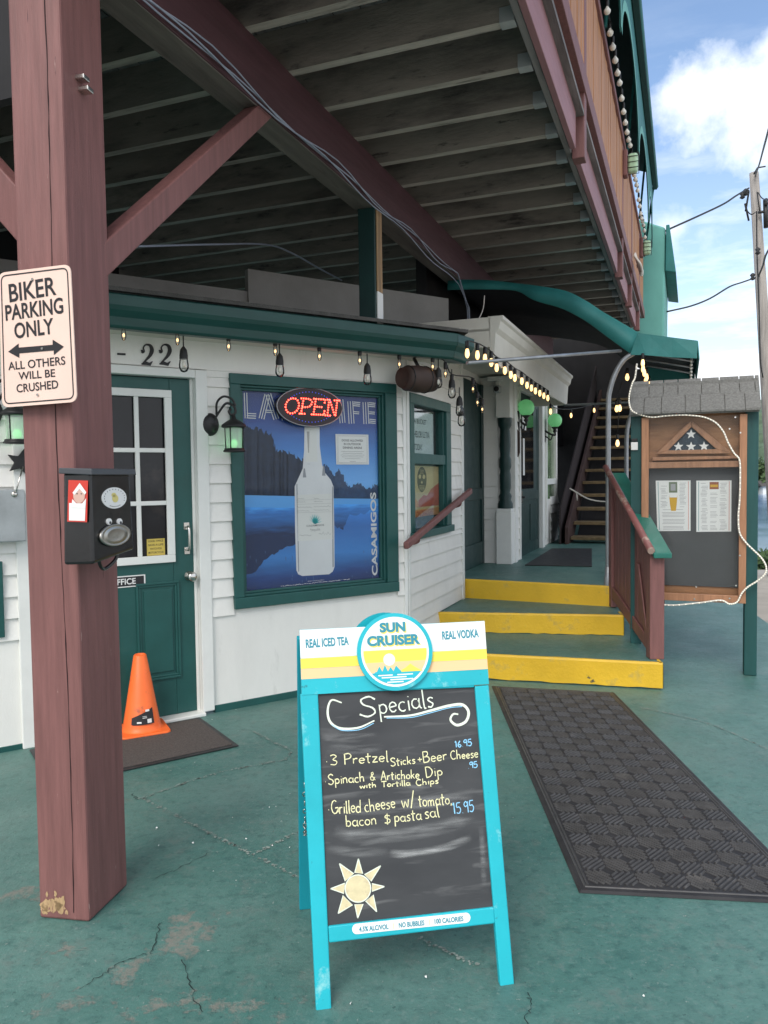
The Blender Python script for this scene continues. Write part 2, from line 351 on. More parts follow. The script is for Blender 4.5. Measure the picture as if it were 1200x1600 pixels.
def ground_mat():
    m, nt, b = nodes('teal_painted_concrete'); n = nt.nodes; l = nt.links
    tc = n.new('ShaderNodeTexCoord'); v = tc.outputs['Object']
    def NZ(sc, d=8, rg=.62, vec=None):
        t = n.new('ShaderNodeTexNoise'); t.inputs['Scale'].default_value = sc; t.inputs['Detail'].default_value = d; t.inputs['Roughness'].default_value = rg
        l.new(vec or v, t.inputs['Vector']); return t.outputs['Fac']
    def M2(op, a, bb=None, clamp=False):
        x = n.new('ShaderNodeMath'); x.operation = op; x.use_clamp = clamp
        for i, q in enumerate((a, bb)):
            if q is None: continue
            if isinstance(q, (int, float)): x.inputs[i].default_value = q
            else: l.new(q, x.inputs[i])
        return x.outputs[0]
    def thr(f, t, soft): return M2('MULTIPLY', M2('SUBTRACT', f, t), 1/soft, True)
    def mixc(f, a, bb):
        x = n.new('ShaderNodeMix'); x.data_type = 'RGBA'; l.new(f, x.inputs['Factor'])
        for s_, q in (('A', a), ('B', bb)):
            i = [k for k in x.inputs if k.name == s_ and k.type == 'RGBA'][0]
            if isinstance(q, tuple): i.default_value = q
            else: l.new(q, i)
        return [k for k in x.outputs if k.type == 'RGBA'][0]
    c = mixc(thr(NZ(1.1), .36, .30), (.050, .150, .130, 1), (.115, .235, .205, 1))
    c = mixc(M2('MULTIPLY', thr(NZ(7), .42, .3), .5), c, (.044, .130, .115, 1))
    c = mixc(M2('MULTIPLY', thr(NZ(22, 6, .7), .50, .14), .5), c, (.024, .082, .077, 1))
    c = mixc(M2('MULTIPLY', thr(NZ(38, 6, .72), .54, .10), .65), c, (.13, .22, .20, 1))
    c = mixc(M2('MULTIPLY', thr(NZ(.8, 4), .46, .25), .38), c, (.15, .21, .19, 1))
    c = mixc(M2('MULTIPLY', thr(NZ(9, 9, .75), .53, .12), .55), c, (.14, .19, .17, 1))
    def near(p, rad):
        d = n.new('ShaderNodeVectorMath'); d.operation = 'DISTANCE'; l.new(v, d.inputs[0]); d.inputs[1].default_value = p
        return M2('SUBTRACT', 1, M2('DIVIDE', d.outputs['Value'], rad), True)
    spots = M2('MAXIMUM', near(gnd(180, 1560), .75), M2('MAXIMUM', M2('MULTIPLY', near(gnd(280, 1470), .45), 1.15), M2('MULTIPLY', near(gnd(20, 1400), .5), .9)))
    spots = M2('MAXIMUM', spots, M2('MULTIPLY', near(gnd(430, 1590), .35), 1.1))
    worn = thr(M2('ADD', NZ(5.5, 9, .66), M2('MULTIPLY', spots, .20)), .715, .05)
    grit = NZ(30, 6, .75)
    c = mixc(M2('MULTIPLY', M2('MULTIPLY', worn, thr(grit, .40, .12)), .75), c, (.235, .215, .185, 1))
    tiny = thr(M2('ADD', NZ(52, 4, .7), M2('MULTIPLY', NZ(3), .16)), .745, .03)
    c = mixc(M2('MULTIPLY', tiny, .75), c, (.34, .36, .33, 1))
    pit = thr(NZ(64, 4, .7), .62, .05)
    c = mixc(M2('MULTIPLY', pit, .6), c, (.012, .045, .043, 1))
    l.new(c, b.inputs['Base Color'])
    l.new(M2('ADD', M2('MULTIPLY', NZ(3.0), .35), .30), b.inputs['Roughness'])
    h = M2('ADD', M2('MULTIPLY', NZ(2.5), .6), M2('ADD', M2('MULTIPLY', NZ(45, 6, .75), .34), M2('MULTIPLY', worn, -.12)))
    bp = n.new('ShaderNodeBump'); bp.inputs['Strength'].default_value = .75; bp.inputs['Distance'].default_value = .015
    l.new(h, bp.inputs['Height']); l.new(bp.outputs[0], b.inputs['Normal'])
    return m
M['ground'] = ground_mat()
M['concrete'] = mat('pale_sidewalk_concrete', (.40, .36, .31), .85, .14, 3, bump=.2, bscale=80, dirt=((.24, .2, .17), .6, 1.4, .25))
M['joint'] = mat('worn_joint_line', (.25, .30, .27), .9, .3, 25)
M['crack'] = flat('open_crack', (.012, .022, .021), .9)

# ------------------------------------------------------------------ the setting
# the terrain: level street, then falling to the lake
mb = MB()
ys = [-60, -30, -12, -4, 0, 4, 8, 11, 14, 22, 40, 70, 95]
xs = [-80, -40, -20, -8, -3, 0, 3, 6, 9, 14, 20, 40, 90]
def tz(y): return -.06 if y < 11 else -.06-(y-11)/84*9.0
vs = [(x, y, tz(y)) for y in ys for x in xs]
mb.raw(vs, [(j*len(xs)+i, j*len(xs)+i+1, (j+1)*len(xs)+i+1, (j+1)*len(xs)+i) for j in range(len(ys)-1) for i in range(len(xs)-1)])
struct(obj('street', mb, M['concrete']))
mb = MB(DK)       # teal pavement slab, edge parallel to the street line
mb.prism([(-6, -9, -.058), (-6, 1.2, -.058), (5.6, 1.14, -.058), (8.8, .66, -.058), (16, .7, -.058), (16, -9, -.058)], (0, 0, .058))
struct(obj('pavement', mb, M['ground'], bevel=.012))
mb = MB()
def worn_line(px_pts, w, z=.004, jit=.006, n=9):
    P = crom([gnd(x, y, z) for x, y in px_pts], n) if len(px_pts) > 2 else [gnd(*px_pts[0], z).lerp(gnd(*px_pts[1], z), i/22) for i in range(23)]
    if jit > .0065:
        P = [Vector((p.x+random.uniform(-jit, jit), p.y+random.uniform(-jit, jit), z)) for p in P]
        mb.strip(P, [w*random.uniform(.25, 1.2) for _ in P], up=(0, 0, 1)); return
    for p, q in zip(P, P[1:]):          # paint worn off in flecks along the joint
        L = (q-p).length
        for _ in range(max(1, int(L/.005))):
            c = p.lerp(q, random.random())+Vector((random.gauss(0, w*.42), random.gauss(0, w*.42), 0)); r0 = random.choice((.002, .003, .004, .0055, .008))
            mb.poly([(c.x+r0*random.uniform(.4, 1.3)*math.cos(a), c.y+r0*random.uniform(.4, 1.3)*math.sin(a), z) for a in (0, 1.2, 2.5, 3.8, 5.1)])
for q in ([(216, 1244), (330, 1302), (468, 1372)], [(224, 1246), (330, 1210), (448, 1186)], [(448, 1186), (452, 1172), (430, 1160), (395, 1142)], [(400, 1332), (468, 1298)],
          [(650, 1462), (700, 1487), (747, 1510)], [(770, 1186), (815, 1172)], [(1000, 1105), (1100, 1128), (1200, 1170)]):
    worn_line(q, .011)
struct(obj('worn_joint_lines', mb, M['joint']))
mb = MB()
for q in ([(120, 1546), (165, 1520), (195, 1500), (230, 1488)], [(235, 1490), (244, 1460), (252, 1440)], [(205, 1240), (216, 1250)], [(822, 1600), (828, 1570), (824, 1552)], [(285, 1500), (300, 1550), (318, 1580)],
          [(950, 1098), (966, 1102), (978, 1104)], [(330, 1330), (280, 1356), (240, 1372)]):
    worn_line(q, .003, jit=.008)
struct(obj('pavement_cracks', mb, M['crack']))
mb = MB()
for i in range(42):               # scraps of leaf and paper
    x, y = random.choice([(random.uniform(200, 1190), random.uniform(1090, 1590)), (random.uniform(240, 560), random.uniform(1180, 1420))])
    p = gnd(x, y, .006); s_ = random.uniform(.002, .006); a = random.uniform(0, 3)
    c_, k_ = math.cos(a)*s_, math.sin(a)*s_
    mb.raw([(p.x-c_, p.y-k_, .006), (p.x+k_*.5, p.y-c_*.5, .010), (p.x+c_, p.y+k_, .006), (p.x-k_*.5, p.y+c_*.5, .005)], [(0, 1, 2, 3)])
stuff(obj('litter_flecks', mb, M['paper']))['label'] = 'pale scraps of leaf and paper scattered over the teal pavement'
# lake and hills
M['lake'] = mat('lake_water', (.05, .16, .32), .12, .15, .05, spec=.5, bump=.2, bscale=2)
mb = MB(); mb.poly([(-600, 80, -8), (900, 80, -8), (900, 420, -8), (-600, 420, -8)]); struct(obj('lake', mb, M['lake']))
M['hill'] = mat('forested_hillside', (.085, .13, .075), .95, .45, .05, bump=0, dirt=((.05, .10, .10), .5, .012, .3))
mb = MB(); NX, NY = 110, 40; vs = []
for j in range(NY):
    for i in range(NX):
        x = -500+i*14; y = 330+j*22
        t = j/(NY-1)
        h = -9+150*(t**1.15)*(.8+.35*noise.noise(Vector((x*.004, y*.004, 1))))+10*noise.noise(Vector((x*.05, y*.05, 3)))*min(1, t*6)+4*noise.noise(Vector((x*.2, y*.2, 5)))*min(1, t*10)
        vs.append((x+random.uniform(-4, 4), y+random.uniform(-5, 5), h))
mb.raw(vs, [(j*NX+i, j*NX+i+1, (j+1)*NX+i+1, (j+1)*NX+i) for j in range(NY-1) for i in range(NX-1)])
struct(obj('hills', mb, M['hill']))

# ------------------------------------------------------------------ the pub: office front, side wall, entry wall
pub = thing('pub_building', 'white clapboard pub front with dark green doors and window trim', 'building', FAC(.2, 0, 0))
def siding(mb, u0, u1, z0, z1, ex=.118, o=0.0, phase=None):
    z = z0
    while z < z1-.01:
        t = min(z+ex, z1)
        j = random.uniform(-.0012, .0012)
        mb.raw([(u0, o, z), (u1, o, z), (u1, o+.021, z+j), (u0, o+.021, z), (u0, o, t), (u1, o, t), (u1, o+.004, t), (u0, o+.004, t)],
               [(0,3,2,1),(4,5,6,7),(0,1,5,4),(1,2,6,5),(2,3,7,6),(3,0,4,7)])
        z += ex
mb = MB(FAC)
for u0, u1 in ((-3.2, -1.115), (-.03, .118), (1.366, 1.425)): siding(mb, u0, u1, .6, 2.075)
siding(mb, -1.115, -.03, 2.115, 2.13)
mb.box(.118, 1.366, -.02, .002, .6, .634)
mb.box(.118, 1.366, -.12, -.06, .6, 2.3)
mb.box(-3.2, 1.445, -.02, .014, 2.076 + .04, 2.42)
mb.box(-.03, 1.445, -.02, .012, 2.076, 2.115); mb.box(-3.2, -1.115, -.02, .012, 2.076, 2.115)
mb.box(-.03, 1.445, -.05, .006, .03, .6); mb.box(-3.2, -1.115, -.05, .006, .03, .6)
mb.box(-3.2, -1.115, -.08, -.0, .6, 2.1)
obj('front_wall', mb, M['white'], pub)
mb = MB(FAC); mb.box(-.02, 1.44, -.03, .012, -.01, .045); obj('painted_base', mb, M['green'], pub, bevel=.004); mb = MB(FAC); mb.box(-3.2, -1.11, -.03, .010, -.01, .03)
obj('painted_base', mb, M['green'], pub, bevel=.004)
mb = MB(FAC); mb.box(1.425, 1.452, -.04, .024, .0, 2.3)
mb.fr = SID; mb.box(5.22, 5.265, -.03, .022, .0, 2.5); obj('corner_board', mb, M['white2'], pub, bevel=.004)
mb = MB(SID); mb.box(6.655, 6.72, -.16, .024, .3, 2.46)
obj('corner_board', mb, M['white2'], pub, bevel=.004)
# office door
dr = obj('door_frame', MB(FAC), M['white2'], pub)
mb = MB(FAC)
mb.box(-1.115, -1.012, -.05, .026, .0, 2.112); mb.box(-.10, -.026, -.05, .026, .02, 2.112); mb.box(-1.012, -.10, -.05, .026, 2.062, 2.112)
mb.box(-.12, -.10, -.08, -.02, .02, 2.062); mb.box(-1.02, -.09, -.10, .05, .0, .022)
bpy.data.objects.remove(dr); obj('door_frame', mb, M['white2'], pub, bevel=.005)
mb = MB(FAC); L0, L1 = -1.008, -.104
mb.box(L0, -.245+.0, -.075, -.03, .024, .96); mb.box(-.245, L1, -.075, -.03, .024, 2.056); mb.box(L0, -.86, -.075, -.03, .96, 2.056); mb.box(-.86, -.245, -.075, -.03, 1.97, 2.056)
for a0, a1 in ((-.84, -.59), (-.475, -.215)):        # raised panels
    for e, d in ((0, .012), (.014, .007)):
        mb.box(a0+e, a1-e, -.03, -.03+d, .25+e, .25+e+.014); mb.box(a0+e, a1-e, -.03, -.03+d, .84-e-.014, .84-e); mb.box(a0+e, a0+e+.014, -.03, -.03+d, .25+e+.014, .84-e-.014); mb.box(a1-e-.014, a1-e, -.03, -.03+d, .25+e+.014, .84-e-.014)
    mb.box(a0+.045, a1-.045, -.03, -.022, .295, .795)
od = obj('office_door', mb, M['green'], pub, bevel=.005)
mb = MB(FAC)
g0, g1, h0, h1 = -.865, -.236, .955, 1.985
mb.box(g0, g1, -.031, -.012, h0, h0+.045); mb.box(g0, g1, -.031, -.012, h1-.045, h1); mb.box(g0, g0+.045, -.031, -.0125, h0+.045, h1-.045); mb.box(g1-.045, g1, -.031, -.0125, h0+.045, h1-.045)
for k in (1, 2):
    a = g0+(g1-g0)*k/3; mb.box(a-.013, a+.013, -.034, -.017, h0+.045, h1-.045)
for k in (1, 2):
    c = h0+.045+(h1-h0-.09)*k/3; mb.box(g0+.045, g1-.045, -.0335, -.0165, c-.013, c+.013)
obj('window_grille', mb, M['white2'], od, bevel=.003)
mb = MB(FAC); mb.box(g0+.03, g1-.03, -.05, -.042, h0+.03, h1-.03); obj('pane', mb, M['pane'], od)
mb = MB(FAC); P = crom([FAC_ for FAC_ in ((-.160, -.03, 1.165), (-.160, .012, 1.16), (-.160, .02, 1.10), (-.160, .012, 1.03), (-.160, -.03, 1.025))], 5)
mb.tube(P, .008, 8); mb.box(-.178, -.142, -.03, -.024, 1.145, 1.19); mb.box(-.178, -.142, -.03, -.024, .995, 1.04)
obj('handle', mb, M['chrome'], od, bevel=.003)
mb = MB(FAC); mb.lathe((-.150, -.03, .862), [(.030, 0), (.030, .006), (.012, .012), (.012, .035), (.026, .045), (.030, .06), (.022, .072), (0.002, .074)], 20, 'Y')
obj('knob', mb, M['chrome'], od)
# stickers and plate that hang on the door
mb = MB(FAC); a, c = FAC.px(178, 886, -.02); mb.box(-.66, -.418, -.030, -.026, .826, .893); 
mb.cur = 1; mb.box(-.652, -.426, -.026, -.0255, .832, .887); mb.cur = 2; mb.text('OFFICE', (-.62, .842), (-.475, .842), .036, -.0245, .02)
tag(obj('office_plate', mb, [M['paper'], M['ink'], M['paper']]), 'black OFFICE name plate below the glass of the green office door', 'sign')
mb = MB(FAC); mb.box(-.400, -.292, -.0415, -.040, 1.0, 1.10)
mb.cur = 1
for k, (t, w) in enumerate((('LOOK TWICE', .09), ('SAVE A LIFE', .09), ('WATCH FOR', .07), ('MOTORCYCLES', .09))):
    mb.text(t, (-.346-w/2, 1.081-k*.023), (-.346+w/2, 1.081-k*.023), .012, -.0395, .012)
tag(obj('motorcycle_sticker', mb, [flat('yellow_sticker', (.62, .47, .10), .5), M['ink']]), 'yellow sticker with black lettering inside the lowest door pane', 'sticker')
# shop window on the office front
mb = MB(FAC)
U0, U1, Z0, Z1 = .118, 1.366, .634, 2.106
T = .066
mb.box(U0, U1, -.03, .034, Z1-T, Z1); mb.box(U0, U1, -.03, .040, Z0, Z0+T+.004); mb.box(U0, U0+T, -.03, .034, Z0+T+.004, Z1-T); mb.box(U1-T-.03, U1, -.03, .034, Z0+T+.004, Z1-T)
i0, i1, j0, j1 = U0+T, U1-T-.03, Z0+T+.004, Z1-T
for e, d in ((0, .014), (.016, -.004)):
    mb.box(i0+e, i1-e, -.03, d, j1-e-.016, j1-e); mb.box(i0+e, i1-e, -.03, d, j0+e, j0+e+.016); mb.box(i0+e, i0+e+.016, -.03, d, j0+e+.016, j1-e-.016); mb.box(i1-e-.016, i1-e, -.03, d, j0+e+.016, j1-e-.016)
sw = obj('shop_window', mb, M['green'], pub, bevel=.004)
mb = MB(FAC); mb.box(i0+.02, i1-.02, -.024, -.020, j0+.02, j1-.02); obj('pane', mb, M['glass'], sw)
# side wall along the steps
mb = MB(SID)
for s0, s1, z0, z1 in ((5.265, 6.655, .0, .985), (6.30, 6.655, .985, 2.1)): siding(mb, s0, s1, z0, z1, .118)
siding(mb, 5.265, 6.655, 2.065, 2.5)
mb.box(5.23, 6.70, -.10, 0, 0, .985); mb.box(6.29, 6.70, -.10, 0, .985, 2.5); mb.box(5.23, 6.3, -.10, 0, 2.06, 2.5); mb.box(5.23, 5.262, -.1, 0, .985, 2.06)
obj('side_wall', mb, M['white'], pub)
mb = MB(SID); s0, s1, z0, z1 = 5.262, 6.296, .985, 2.06
mb.box(s0, s1, -.06, .030, z1-.075, z1); mb.box(s0-.01, s1+.015, -.06, .05, z0, z0+.055); mb.box(s0, s0+.085, -.06, .03, z0+.055, z1-.075); mb.box(s1-.13, s1, -.06, .03, z0+.055, z1-.075)
mb.box(s0+.085, s1-.13, -.06, .018, 1.545, 1.625); mb.box(s0+.085, s0+.11, -.06, .008, z0+.055, z1-.075); mb.box(s1-.165, s1-.13, -.06, .008, z0+.055, z1-.075)
w2 = obj('side_window', mb, M['green'], pub, bevel=.004)
mb = MB(SID); mb.box(s0+.09, s1-.14, -.032, -.028, 1.04, 1.545); mb.box(s0+.09, s1-.14, -.032, -.028, 1.625, 1.985); obj('pane', mb, M['glass'], w2)
mb = MB(SID); mb.box(s0+.05, s1-.1, -.0585, -.056, 1.03, 2.0); obj('dark_room_backing', mb, M['dark'], w2)  # dark sheet behind the glass stands for the unlit room
# recessed entry wall, jog, door wall
EQ = DK
mb = MB(DK)
mb.box(8.12, 8.2, -2.10, -1.86, .48, 2.5)                      # core of the jog
fr2 = Frame(DK(8.12, 0, 0), DK.Y, -DK.X)                        # jog faces the street
mb.fr = fr2; siding(mb, -2.03, -1.865, .51, 2.48, .118)
dw = Frame(DK(0, -1.735, 0), DK.X, DK.Y)
mb.fr = dw; siding(mb, 8.30, 8.53, .51, 2.48, .118); siding(mb, 10.72, 11.4, .45, 1.15, .118)
mb.box(8.2, 8.53, -.1, 0, .48, 2.5); mb.box(8.53, 11.4, -.1, 0, 2.42, 2.55); mb.box(10.2, 10.3, -.1, .0, .4, 2.42); mb.box(10.2, 11.4, -.1, 0, .4, 1.12); mb.box(11.28, 11.4, -.1, 0, 1.12, 2.42)
mb.fr = DK; mb.box(6.70, 8.14, -2.12, -2.05, 2.42, 2.55)
obj('entry_wall', mb, M['white'], pub)
mb = MB(dw); mb.box(8.53, 8.58, -.05, .03, .48, 2.44); mb.box(9.98, 10.14, -.05, .03, .48, 2.44); mb.box(8.58, 9.98, -.05, .03, 2.40, 2.44); mb.box(10.30, 10.36, -.04, .03, .6, 2.42)
obj('entry_trim', mb, M['white2'], pub, bevel=.004)
mb = MB(DK); mb.box(6.70, 8.12, -2.09, -2.03, .51, 2.42); mb.box(6.9, 6.98, -2.03, -2.012, .51, 2.42); mb.box(8.02, 8.10, -2.03, -2.012, .51, 2.42); mb.box(6.98, 8.02, -2.03, -2.014, 1.2, 1.32); mb.box(6.98, 8.02, -2.03, -2.014, .51, .75)
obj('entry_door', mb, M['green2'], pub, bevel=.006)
mb = MB(dw); mb.box(8.58, 9.98, -.06, -.025, .51, 2.40)
for a0, a1, c0, c1 in ((8.78, 9.22, .66, 1.1), (9.36, 9.80, .66, 1.1)): mb.box(a0, a1, -.025, -.013, c0, c1)
for a0, a1, c0, c1 in ((8.58, 8.72, .51, 2.4), (9.86, 9.98, .51, 2.4), (8.72, 9.86, 1.15, 1.26), (8.72, 9.86, 2.28, 2.40), (8.72, 9.86, .51, .63)): mb.box(a0, a1, -.025, -.017, c0, c1)
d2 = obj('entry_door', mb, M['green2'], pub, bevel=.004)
mb = MB(dw); mb.box(8.80, 9.60, -.0235, -.020, 1.29, 2.25); obj('pane', mb, M['pane'], d2)
mb = MB(dw); mb.box(8.64, 8.86, -.025, -.012, 1.13, 1.27); obj('lock_plate', mb, M['chrome'], d2, bevel=.003)
mb = MB(dw); mb.tube([(8.75, -.012, 1.2), (8.75, .04, 1.2), (8.63, .045, 1.2)], .012, 8); obj('handle', mb, M['iron'], d2)
mb = MB(dw); mb.box(8.90, 9.12, -.018, -.016, 1.98, 2.16); mb.box(8.92, 9.02, -.018, -.016, 1.45, 1.88); obj('door_notice', mb, M['paper'], d2)
mb = MB(dw); mb.box(10.36, 11.28, -.05, -.035, 1.12, 2.42); w3 = obj('entry_window', mb, mat('green_lit_glass', (.20, .30, .17), .12, .6, 2.5, spec=.6, wear=((.45, .55, .40), .55, 4, .2)), pub)
mb = MB(dw); mb.box(10.36, 11.28, -.035, .0, 1.32, 1.40); obj('sash_rail', mb, M['white2'], w3, bevel=.003)
# turned column beside the entry
mb = MB(DK); q0, q1, a0, a1 = -1.865, -1.70, 8.02, 8.20
mb.box(a0, a1, q0, q1, .51, 1.06); mb.box(a0+.004, a1, q0, q1-.004, 1.06, 1.10); mb.box(a0+.012, a1+.02, q0, q1-.012, 2.06, 2.5); mb.box(a0+.17, a1+.10, q0+.02, q1+.01, .5, 2.5)
obj('column_pedestal', mb, M['white2'], pub, bevel=.006)
mb = MB(DK); mb.lathe((8.10, -1.782, 1.10), [(.080, 0), (.080, .05), (.062, .09), (.070, .13), (.050, .17), (.060, .22), (.060, .36), (.052, .40), (.064, .44), (.064, .52), (.052, .56), (.060, .66), (.056, .78), (.050, .84), (.070, .88), (.074, .92), (.074, .96)], 20)
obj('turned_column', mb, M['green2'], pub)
# porch roof, gutter, soffit, parapet
mb = MB(FAC)
def prof(u0, u1, pts):        # extrude an (o, z) outline along u, mitring not needed
    mb.prism([(u0, o, z) for o, z in pts], (u1-u0, 0, 0))
OUT = [(.18, 2.275), (.30, 2.262), (.315, 2.275), (.322, 2.32), (.352, 2.352), (.362, 2.375), (.362, 2.432), (.345, 2.44), (.18, 2.44)]
prof(-3.6, 1.66, OUT)
g2 = Frame(FAC(1.66, .18, 0), DK.X, DK.Y)
mb.raw([(1.66, o, z) for o, z in OUT]+[(1.66+.62*(o-.18)+.10, o-.06-(o-.18)*.10, z-.008) for o, z in OUT], [(i, (i+1) % 9, 9+(i+1) % 9, 9+i) for i in range(9)]+[tuple(range(9, 18))])
obj('gutter', mb, M['gutter'], pub, bevel=.004)
mb = MB(FAC); mb.box(-3.6, 1.66, -.02, .185, 2.285, 2.30); mb.hexa([(1.66, -.02, 2.285), (2.0, -.2, 2.285), (1.76, .17, 2.285), (1.66, .185, 2.285)], [(1.66, -.02, 2.3), (2.0, -.2, 2.3), (1.76, .17, 2.3), (1.66, .185, 2.3)])
obj('porch_soffit', mb, M['eave'], pub)
mb = MB(FAC); mb.prism([(-3.6, .385, 2.444), (1.74, .375, 2.444), (2.05, -.1, 2.50), (2.3, -.8, 2.70), (-3.6, -.8, 2.70)], (0, 0, .022))
obj('porch_roof', mb, M['shingd'], pub)
mb = MB(FAC); mb.box(.62, 2.50, -.86, -.80, 2.60, 3.0); mb.box(-3.6, .62, -.9, -.82, 2.6, 2.84); mb.box(2.46, 2.50, -1.6, -.86, 2.5, 3.0)
obj('parapet', mb, mat('grey_parapet_paint', (.26, .25, .235), .8, .15, 3, bump=.1), pub)
# cream boxed eave over the entry
mb = MB(DK)
E_ = [(-1.34, 2.28), (-1.315, 2.28), (-1.30, 2.50), (-1.275, 2.53), (-1.262, 2.585), (-1.245, 2.60), (-1.245, 2.625), (-1.36, 2.625)]
mb.prism([(5.62, q, z) for q, z in E_], (3.78, 0, 0)); mb.box(5.62, 9.40, -2.2, -1.34, 2.515, 2.54); mb.box(9.36, 9.40, -1.75, -1.34, 2.28, 2.515)
mb.box(5.62, 5.66, -1.9, -1.34, 2.40, 2.62)
mb.box(5.7, 9.38, -2.2, -1.37, 2.60, 2.62)
obj('entry_eave', mb, M['eave'], pub, bevel=.003)
# upper storey and the unlit depth under the deck
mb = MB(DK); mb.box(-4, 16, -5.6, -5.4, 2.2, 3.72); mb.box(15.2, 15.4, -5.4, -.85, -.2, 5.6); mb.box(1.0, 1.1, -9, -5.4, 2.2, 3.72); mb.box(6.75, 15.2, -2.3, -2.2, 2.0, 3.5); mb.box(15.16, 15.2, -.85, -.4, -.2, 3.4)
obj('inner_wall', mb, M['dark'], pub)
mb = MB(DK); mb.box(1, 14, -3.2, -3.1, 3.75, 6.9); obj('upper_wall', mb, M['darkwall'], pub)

# ------------------------------------------------------------------ concrete steps and landing
steps = thing('entry_steps', 'teal concrete steps with yellow risers leading to the pub entry', 'steps', (1.2, 5.4, 0))
def tread(name, poly, z0, z1, n_front):
    t = obj(name, MBp(poly, z0, z1), M['ground'], steps, bevel=.012)
    mb = MB()
    for (xa, ya), (xb, yb) in n_front:
        d = Vector((xb-xa, yb-ya, 0)); n_ = Vector((d.y, -d.x, 0)).normalized()*.004
        N = 24; vs = []
        for i in range(N+1):
            p = Vector((xa, ya, 0))+d*(i/N)
            vs += [tuple(p+n_+Vector((0, 0, z0+.004+random.uniform(0, .008)))), tuple(p+n_+Vector((0, 0, z1-.010))), tuple(p+n_*-.6+Vector((0, 0, z1+.003))), tuple(p-n_*(4+random.uniform(0, 3))+Vector((0, 0, z1+.003)))]
        mb.raw(vs, [(4*i+k, 4*i+4+k, 4*i+5+k, 4*i+1+k) for i in range(N) for k in range(3)])
    obj('yellow_riser', mb, M['yellow'], t)
def MBp(poly, z0, z1):
    mb = MB(); mb.prism([(x, y, z0) for x, y in poly], (0, 0, z1-z0)); return mb
tread('step', [(.17, 5.56), (1.855, 5.095), (1.985, 6.1), (.40, 6.35)], .001, .18, [((.17, 5.56), (1.855, 5.095)), ((1.855, 5.095), (1.905, 5.5))])
tread('step', [(.425, 6.232), (1.872, 5.99), (1.99, 6.7), (.70, 7.05)], .176, .34, [((.425, 6.232), (1.872, 5.99)), ((1.872, 5.99), (1.90, 6.15))])
pl = [(.715, 6.975), (1.925, 6.385)] + [tuple(DK(s_, q_, 0))[:2] for s_, q_ in ((16, -.54), (16, -2.1), (6.66, -2.1))]
tread('landing', pl, .30, .51, [((.715, 6.975), (1.925, 6.385))])
mb = MB(); mb.prism([tuple(gnd(820, 884, .51))[:2]+(.513,), tuple(gnd(925, 886, .51))[:2]+(.513,), tuple(gnd(925, 858, .51))[:2]+(.513,), tuple(gnd(862, 858, .51))[:2]+(.513,)], (0, 0, .008))
tag(obj('entry_mat', mb, M['mat'], bevel=.003), 'dark rubber mat lying on the landing before the wooden staircase', 'mat')

# ------------------------------------------------------------------ the upper deck over the pavement
deck = thing('wooden_deck', 'raised wooden deck on grey joists over the pub front, cedar railing above', 'deck', DK(6, -1.9, 3.2))
S0, S1 = 2.05, 11.9
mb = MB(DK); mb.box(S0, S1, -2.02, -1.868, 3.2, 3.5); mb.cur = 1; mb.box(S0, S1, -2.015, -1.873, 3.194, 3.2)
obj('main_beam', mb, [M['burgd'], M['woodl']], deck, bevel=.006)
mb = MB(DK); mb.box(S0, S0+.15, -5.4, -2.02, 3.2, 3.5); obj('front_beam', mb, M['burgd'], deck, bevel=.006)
mb = MB(DK); mb.box(S0+.02, S0+.06, -5.4, -2.03, 2.78, 3.199); obj('added_light_blocker', mb, M['dark'], deck)  # added dark board that keeps light off the left underside
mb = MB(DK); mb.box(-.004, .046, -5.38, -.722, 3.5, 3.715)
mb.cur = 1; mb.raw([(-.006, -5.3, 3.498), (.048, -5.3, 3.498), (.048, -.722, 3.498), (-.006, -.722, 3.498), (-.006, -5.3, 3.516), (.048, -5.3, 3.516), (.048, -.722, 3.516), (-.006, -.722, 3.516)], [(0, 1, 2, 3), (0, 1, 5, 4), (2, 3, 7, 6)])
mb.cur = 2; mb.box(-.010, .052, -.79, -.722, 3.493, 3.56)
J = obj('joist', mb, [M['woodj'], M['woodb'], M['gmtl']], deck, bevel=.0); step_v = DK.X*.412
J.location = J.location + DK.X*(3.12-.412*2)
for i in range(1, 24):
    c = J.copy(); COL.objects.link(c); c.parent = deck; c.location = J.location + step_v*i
mb = MB(DK)
for i in range(33):                # deck boards seen from below
    q = -5.38+i*.145; mb.box(S0, S1, q, q+.138, 3.716, 3.745)
mb.box(S0, S1, -5.4, -.70, 3.7455, 3.76)  # unseen sheet added over the boards so no light leaks between them
obj('decking', mb, M['wood'], deck)
mb = MB(DK); mb.box(S0, 11.35, -.718, -.682, 3.497, 3.74); obj('rim_board', mb, M['wood'], deck, bevel=.004)
for a0, a1 in ((S0, 5.02), (5.28, 8.22), (8.48, 9.70), (9.93, 11.35)):
    mb = MB(DK); mb.box(a0, a1, -.68, -.645, 3.49, 3.75); obj('fascia_board', mb, M['fascia'], deck, bevel=.004)
for a in (5.15, 8.35, 9.80, 11.45):
    mb = MB(DK); mb.box(a-.055, a+.055, -.68, -.60, 3.46, 4.9); obj('rail_post', mb, M['burg'], deck, bevel=.006)
rl = None
mb = MB(DK); mb.box(S0, 12.7, -.645, -.59, 3.86, 3.985); mb.box(S0, 12.7, -.66, -.585, 4.80, 4.86); rl = obj('railing', mb, M['burg'], deck, bevel=.005)
mb = MB(DK); s_ = S0
while s_ < 12.5:
    w = .088; mb.box(s_, s_+w, -.628+random.uniform(-.003, .003), -.606+random.uniform(-.004, .004), 3.985, 4.80); s_ += w+.007
obj('slats', mb, M['cedar'], rl, bevel=.003, seg=1)
mb = MB(DK); a = S0+.1; mb.box(a, a+.06, -.72, -.67, 3.752, 3.86); sb = obj('spacer_block', mb, M['cedar'], rl, bevel=.003); sb0 = sb.location.copy()
